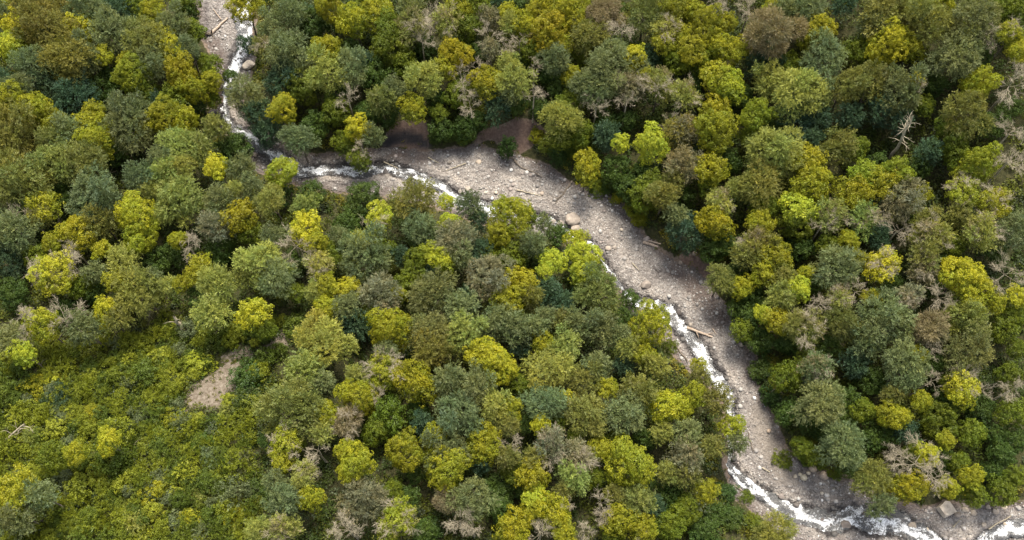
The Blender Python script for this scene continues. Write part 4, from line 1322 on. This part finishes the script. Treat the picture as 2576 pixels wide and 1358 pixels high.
def log_obj(p0, p1, r0, r1, label, cat="log", name="fallen_log", m=None, twigs=0, root=False, wob=.04, above=.25, group="driftwood on the gravel"):
    """a fallen stem between two photograph positions on the ground"""
    def gp(px, py):
        q = plane_pt(px, py, above)
        if raw_sd(np.array([q[0]]), np.array([q[1]]))[0] < .5:
            return np.array([q[0], q[1], float(bed_height(np.array([q[0]]), np.array([q[1]]), False)[0][0]) + above])
        x, y, z, _ = at(px, py, above + .3)
        return np.array([x, y, z + above + .3])
    A, B = gp(*p0), gp(*p1)
    L = np.linalg.norm(B - A); c = (A + B) / 2
    n = 8; segs = []; d = unit(B - A); side = unit(np.cross(d, UP))
    pts = [A + (B - A) * k / n + side * gl.normal(0, wob * L / n * 2) * (0 < k < n) - c for k in range(n + 1)]
    for k in range(n):
        ra = r0 + (r1 - r0) * k / n; rb = r0 + (r1 - r0) * (k + 1) / n
        segs.append((pts[k], pts[k + 1], ra, rb))
    V, Fc = tubes(segs, 7)
    root_o = empty(name, tuple(c)); tag(root_o, label, cat, group)
    link("stem", mesh_np("stem", V, Fc, 4, smooth=True), m or M_LOG, root_o)
    if twigs:
        sg = []
        for k in range(twigs):
            f = gl.uniform(.3, 1); q = pts[int(f * n)]
            dd = unit(d * .7 + side * gl.normal(0, .8) + UP * gl.uniform(0, .5))
            grow(gl, q, dd, L * .2, r1 * .8, 1, sg, .5, 0, (1, 3), 3)
        V, Fc = tubes(sg, 4)
        link("branches", mesh_np("branches", V, Fc, 4), m or M_LOG, root_o)
    if root:
        sg = []
        for k in range(9):
            dd = unit(-d * .4 + unit(gl.normal(size=3)))
            grow(gl, pts[0], dd, 1.3, r0 * .7, 1, sg, .6, 0, (2, 3), 3)
        V, Fc = tubes(sg, 4)
        link("root_plate", mesh_np("root_plate", V, Fc, 4), M_BARK, root_o)
    return root_o


log_obj((530, 82), (572, 44), .42, .22, "thick pale log with its dark root plate lying across the upper gravel", root=True)
log_obj((556, 48), (536, 22), .14, .07, "thin pale branch on the gravel above the rooted log", twigs=2)
log_obj((516, 82), (508, 70), .16, .08, "short white stick beside the forest edge at the upper gravel")
log_obj((1618, 608), (1655, 620), .38, .30, "short orange brown log beside a grey boulder at the gravel edge")
log_obj((1628, 604), (1662, 613), .2, .16, "thinner dark brown log pressed against the short orange one")
log_obj((1729, 822), (1792, 848), .34, .2, "long pale log lying beside the middle rapids", twigs=2)
log_obj((1792, 826), (1802, 841), .14, .08, "small pale stick above the long log by the middle rapids")
log_obj((1262, 388), (1362, 446), .17, .09, "long thin dark stem crossing the wide gravel fan", wob=.12, twigs=2, m=M_BARK)
log_obj((1300, 478), (1362, 494), .13, .06, "thin bleached branch lying flat below the wide gravel fan", m=M_DEAD)
log_obj((1440, 455), (1398, 512), .24, .1, "dark brown fallen stem hanging from the bank over the gravel bend", m=M_BARK, twigs=5, wob=.1)
log_obj((1077, 396), (1104, 410), .14, .07, "short pale branch near the black scarp on the gravel", m=M_DEAD)
log_obj((1172, 410), (1122, 428), .12, .06, "thin pale branch on the left half of the gravel fan", m=M_DEAD)
log_obj((1590, 662), (1608, 680), .12, .05, "thin light stick on the gravel above the upright boulder", m=M_DEAD)
log_obj((2398, 1326), (2418, 1304), .13, .08, "short pale stick on the gravel below the big pale block", m=M_DEAD)
log_obj((2490, 1330), (2545, 1297), .13, .07, "long pale stick beside the side stream", m=M_DEAD)
log_obj((1917, 1176), (1936, 1188), .13, .07, "short stick on the gravel near the lower bush", m=M_DEAD)
log_obj((1849, 1222), (1868, 1233), .13, .07, "small brown stick on the bank above the narrow lower rapids")
log_obj((1882, 1086), (1894, 1136), .13, .07, "dark stem lying along the sandy strip edge", m=M_BARK, wob=.1)
log_obj((1695, 860), (1730, 912), .2, .12, "dark wet stem along the left bank of the middle rapids", m=M_BARK, wob=.1)
log_obj((965, 404), (1000, 420), .15, .08, "pale tangled branch at the foot of the black scarp", m=M_DEAD, twigs=4)
log_obj((510, 273), (536, 274), .12, .06, "pale forked stick over the black gorge", m=M_DEAD, twigs=2, above=1.0)


def snag(ptop, pbase, r, label, twigs=6, name="broken_snag", Hs=None):
    """standing broken stem: foot at one photograph position, top seen at another"""
    x, y, z, _ = at(pbase[0], pbase[1], .3)
    base = np.array([x, y, z])
    H = Hs or 9.0
    q = plane_pt(ptop[0], ptop[1], z + H)
    top = np.array([q[0], q[1], z + H]) - base
    segs = []; n = 7; g2 = gl
    pts = [top * k / n + np.array([g2.normal(0, .06), g2.normal(0, .06), 0]) * (0 < k < n) * 3 for k in range(n + 1)]
    pts[0] = pts[0] - np.array([0, 0, .8])
    for k in range(n):
        segs.append((pts[k], pts[k + 1], r * (1 - .6 * k / n), r * (1 - .6 * (k + 1) / n)))
    V, Fc = tubes(segs, 8)
    o = empty(name, tuple(base)); tag(o, label, "dead tree")
    link("trunk", mesh_np("trunk", V, Fc, 4, smooth=True), M_DEAD, o)
    sg = []
    for k in range(twigs):
        f = g2.uniform(.45, 1); dd = unit(top / np.linalg.norm(top) * .8 + unit(g2.normal(size=3)))
        grow(g2, pts[int(f * n)], dd, 1.5, min(r * .3, .10), 2, sg, .6, 0, (1, 3), 3)
    if sg:
        V, Fc = tubes(sg, 4)
        link("branches", mesh_np("branches", V, Fc, 4), M_DEAD, o)
    return o


snag((438, 796), (466, 842), .62, "thick white leafless snag standing alone above the bottom left thicket", 3, Hs=7)
snag((575, 836), (586, 846), .5, "short pale stump below the round crowns beside the thicket", 0, Hs=2.5)
snag((62, 1066), (0, 1118), .3, "thin pale leaning dead stem at the left edge of the thicket", 5, Hs=6)
snag((58, 1078), (22, 1104), .22, "thinner dead stem leaning just below the longer one in the thicket", 3, Hs=4)
snag((2296, 290), (2240, 400), .4, "tall pale snag full of short twigs in the dark gap at the upper right", 16, Hs=19)
snag((951, 558), (953, 598), .36, "reddish broken stem among bright leaves beside the big brown-green crown", 4, Hs=8)
snag((345, 1118), (300, 1112), .12, "thin fallen twig beside the golden tree in the thicket", 2, Hs=1.5)

#LABELS
# ------------------------------------------------------------------ labels: each tree told by its look and by what it stands next to
LANDMARKS = [
 (1440, 551, "the large round boulder"), (2378, 1281, "the big pale block"), (700, 420, "the lime tree at the river bend"), (1640, 365, "the brightest round lime tree"),
 (1020, 335, "the black scarp"), (1300, 330, "the red bare bank"), (545, 990, "the bare clearing"), (452, 815, "the white snag"), (590, 60, "the rapids at the top edge"),
 (1277, 375, "the narrow columnar tree"), (902, 325, "the tall yellow tree over the upper rapids"), (1360, 655, "the twin lime trees"), (2265, 345, "the tall twiggy snag"),
 (1940, 1190, "the bush on the lower gravel"), (1660, 775, "the start of the middle rapids"), (2110, 70, "the black gap near the top"),
 (0, 0, "the top left corner"), (2576, 0, "the top right corner"), (0, 1358, "the bottom left corner"), (2576, 800, "the right edge"), (1288, 1358, "the bottom edge centre"),
 (2576, 1250, "the gravel in the bottom right corner"), (0, 560, "the left edge"), (1288, 0, "the top edge centre"), (100, 970, "the golden bush of the thicket"),
 (740, 1015, "the huge brown olive crown by the thicket"), (1160, 1010, "the biggest sage green crown"), (1240, 915, "the golden crown in the lower middle"),
 (2335, 826, "the round tan crown"), (2310, 1170, "the huge fan of dead branches"), (1290, 550, "the moss green crown over the rapids"), (1700, 590, "the dark tree on the gravel edge"),
 (1930, 110, "the tall brownish crown at the upper right"), (2010, 225, "the big pale crown at the upper right"), (1925, 400, "the big pale crown right of the lime tree"),
 (150, 700, "the mound with dead branches at the left"), (120, 810, "the pair of dead fans at the left"), (350, 550, "the golden crown at the middle left"), (1880, 720, "the gravel's right bank"),
 (1130, 1170, "the yellow crown before the grey one"), (1490, 175, "the big sage crown at the top"), (1830, 960, "the lower end of the middle rapids"),
 (1830, 1160, "the start of the lower rapids"), (560, 300, "the dark gorge"),
]
SIZEW = lambda R, kind: ("very broad" if R > 5.6 else "broad" if R > 4.6 else "mid-sized" if R > 3.4 else "small" if R > 2.4 else "very small")
DIRS = ["right of", "above-right of", "above", "above-left of", "left of", "below-left of", "below", "below-right of"]
ORD = ["", "second ", "third ", "fourth ", "fifth ", "sixth ", "seventh ", "eighth "]


def label_all(recs, noun, group, cat):
    used = {}
    todo = sorted(recs, key=lambda m: -m['R'])

    def look(m):
        if m['c'] == 'T': return "bleached leafless"
        w = PAL[m['c']][2]
        return w
    # same-looking things are ranked by distance from a landmark
    for m in todo:
        lk = look(m)
        same = [k for k in recs if look(k) == lk]
        best = None
        for lx, ly, ln in sorted(LANDMARKS, key=lambda q: (q[0] - m['x']) ** 2 + (q[1] - m['y']) ** 2)[:6]:
            d = math.hypot(m['x'] - lx, m['y'] - ly)

            def dirof(k):
                return int(round(math.degrees(math.atan2(ly - k['y'], k['x'] - lx)) / 45)) % 8
            if d < 22: key = "at"; rank = 0
            else:
                dr = dirof(m)
                ds = sorted(math.hypot(k['x'] - lx, k['y'] - ly) for k in same if dirof(k) == dr and math.hypot(k['x'] - lx, k['y'] - ly) >= 22)
                rank = sum(1 for q in ds if q < d - 1e-6); key = DIRS[dr]
            cand = (rank * 60 + d, rank, key, ln)
            if rank < len(ORD) and (key, rank, ln, lk) not in used and (best is None or cand < best): best = cand
        extra_ = " with dead branches" if 'b' in m['f'] and m['c'] != 'T' else ""
        if best is None:
            o = m['o']; best = (0, 0, DIRS[0], "the forest"); print("no label", m)
        _, rank, key, ln = best
        used[(key, rank, ln, lk)] = 1
        sz = SIZEW(m['R'], noun)
        if key == "at": lab = f"{sz} {lk} {noun}{extra_} forming {ln}" if False else f"{sz} {lk} {noun}{extra_}, right beside {ln}"
        else: lab = f"{sz} {ORD[rank] if False else ''}{lk} {noun}{extra_}, {ORD[rank]}nearest {key} {ln}"
        if len(lab.split()) > 16: lab = lab.replace(sz + " ", "")
        if len(lab.split()) > 16: lab = lab.replace(" with dead branches", "")
        if len(lab.split()) > 16: lab = lab.replace("nearest ", ""); print('LONG', lab)
        tag(m['o'], lab, cat, group)


SPECIAL = [(2085 * K, 1270 * K, "bright lime tree with ragged edge standing at the river bend"),
           (858.7 + 2310 * K, 1080 * K, "brightest lime tree, a perfectly round crown standing clear right of the river"),
           (858.7 + 2080 * K, 1050 * K, "narrower light lime tree just left of the brightest round one"),
           (858.7 + 120 * K, 950 * K, "tall narrow yellow-topped tree hanging over the upper rapids"),
           (858.7 + 1290 * K, 449.4 + 270 * K, "rounded moss yellow crown overhanging the middle of the rapids"),
           (1703.9 + 1860 * K, 449.4 + 1110 * K, "perfectly round tan crown of fine dry twigs among green trees"),
           (1703.9 + 60 * K, 449.4 + 400 * K, "dark blue-green layered tree leaning over the gravel edge"),
           (2130 * K, 898.2 + 370 * K, "huge round brown olive crown at the edge of the thicket"),
           (858.7 + 1110 * K, 898.2 + 40 * K, "glowing golden yellow crown in the lower middle of the forest"),
           (1703.9 + 670 * K, 250 * K, "tall brownish fuzzy crown beside the black gap near the top"),
           (1703.9 + 1780 * K, 898.2 + 780 * K, "huge pale fan of curved dead branches above the lower gravel"),
           (430 * K, 449.4 + 700 * K, "golden mound ringed by long bleached curved branches at the left"),
           (280 * K, 898.2 + 220 * K, "round golden bush standing out in the thicket"),
           (430 * K, 898.2 + 290 * K, "dark bluish bush directly beside the round golden bush"),
           (1703.9 + 800 * K, 898.2 + 790 * K, "leaning yellow-green bush growing alone on the lower gravel")]
label_all(trees, "tree", "trees of the mixed forest", "tree")
label_all(dead, "dead tree", "dead trees in the forest", "dead tree")
label_all(shrubs, "shrub", "shrubs along the bank and in the thicket", "shrub")
for sx, sy, lab in SPECIAL:
    b = min(trees + dead + shrubs, key=lambda m: (m['x'] - sx) ** 2 + (m['y'] - sy) ** 2)
    b['o']["label"] = lab
print("COUNTS", len(trees), len(extra), len(dead), len(shrubs), "objects", len(bpy.data.objects), flush=True)
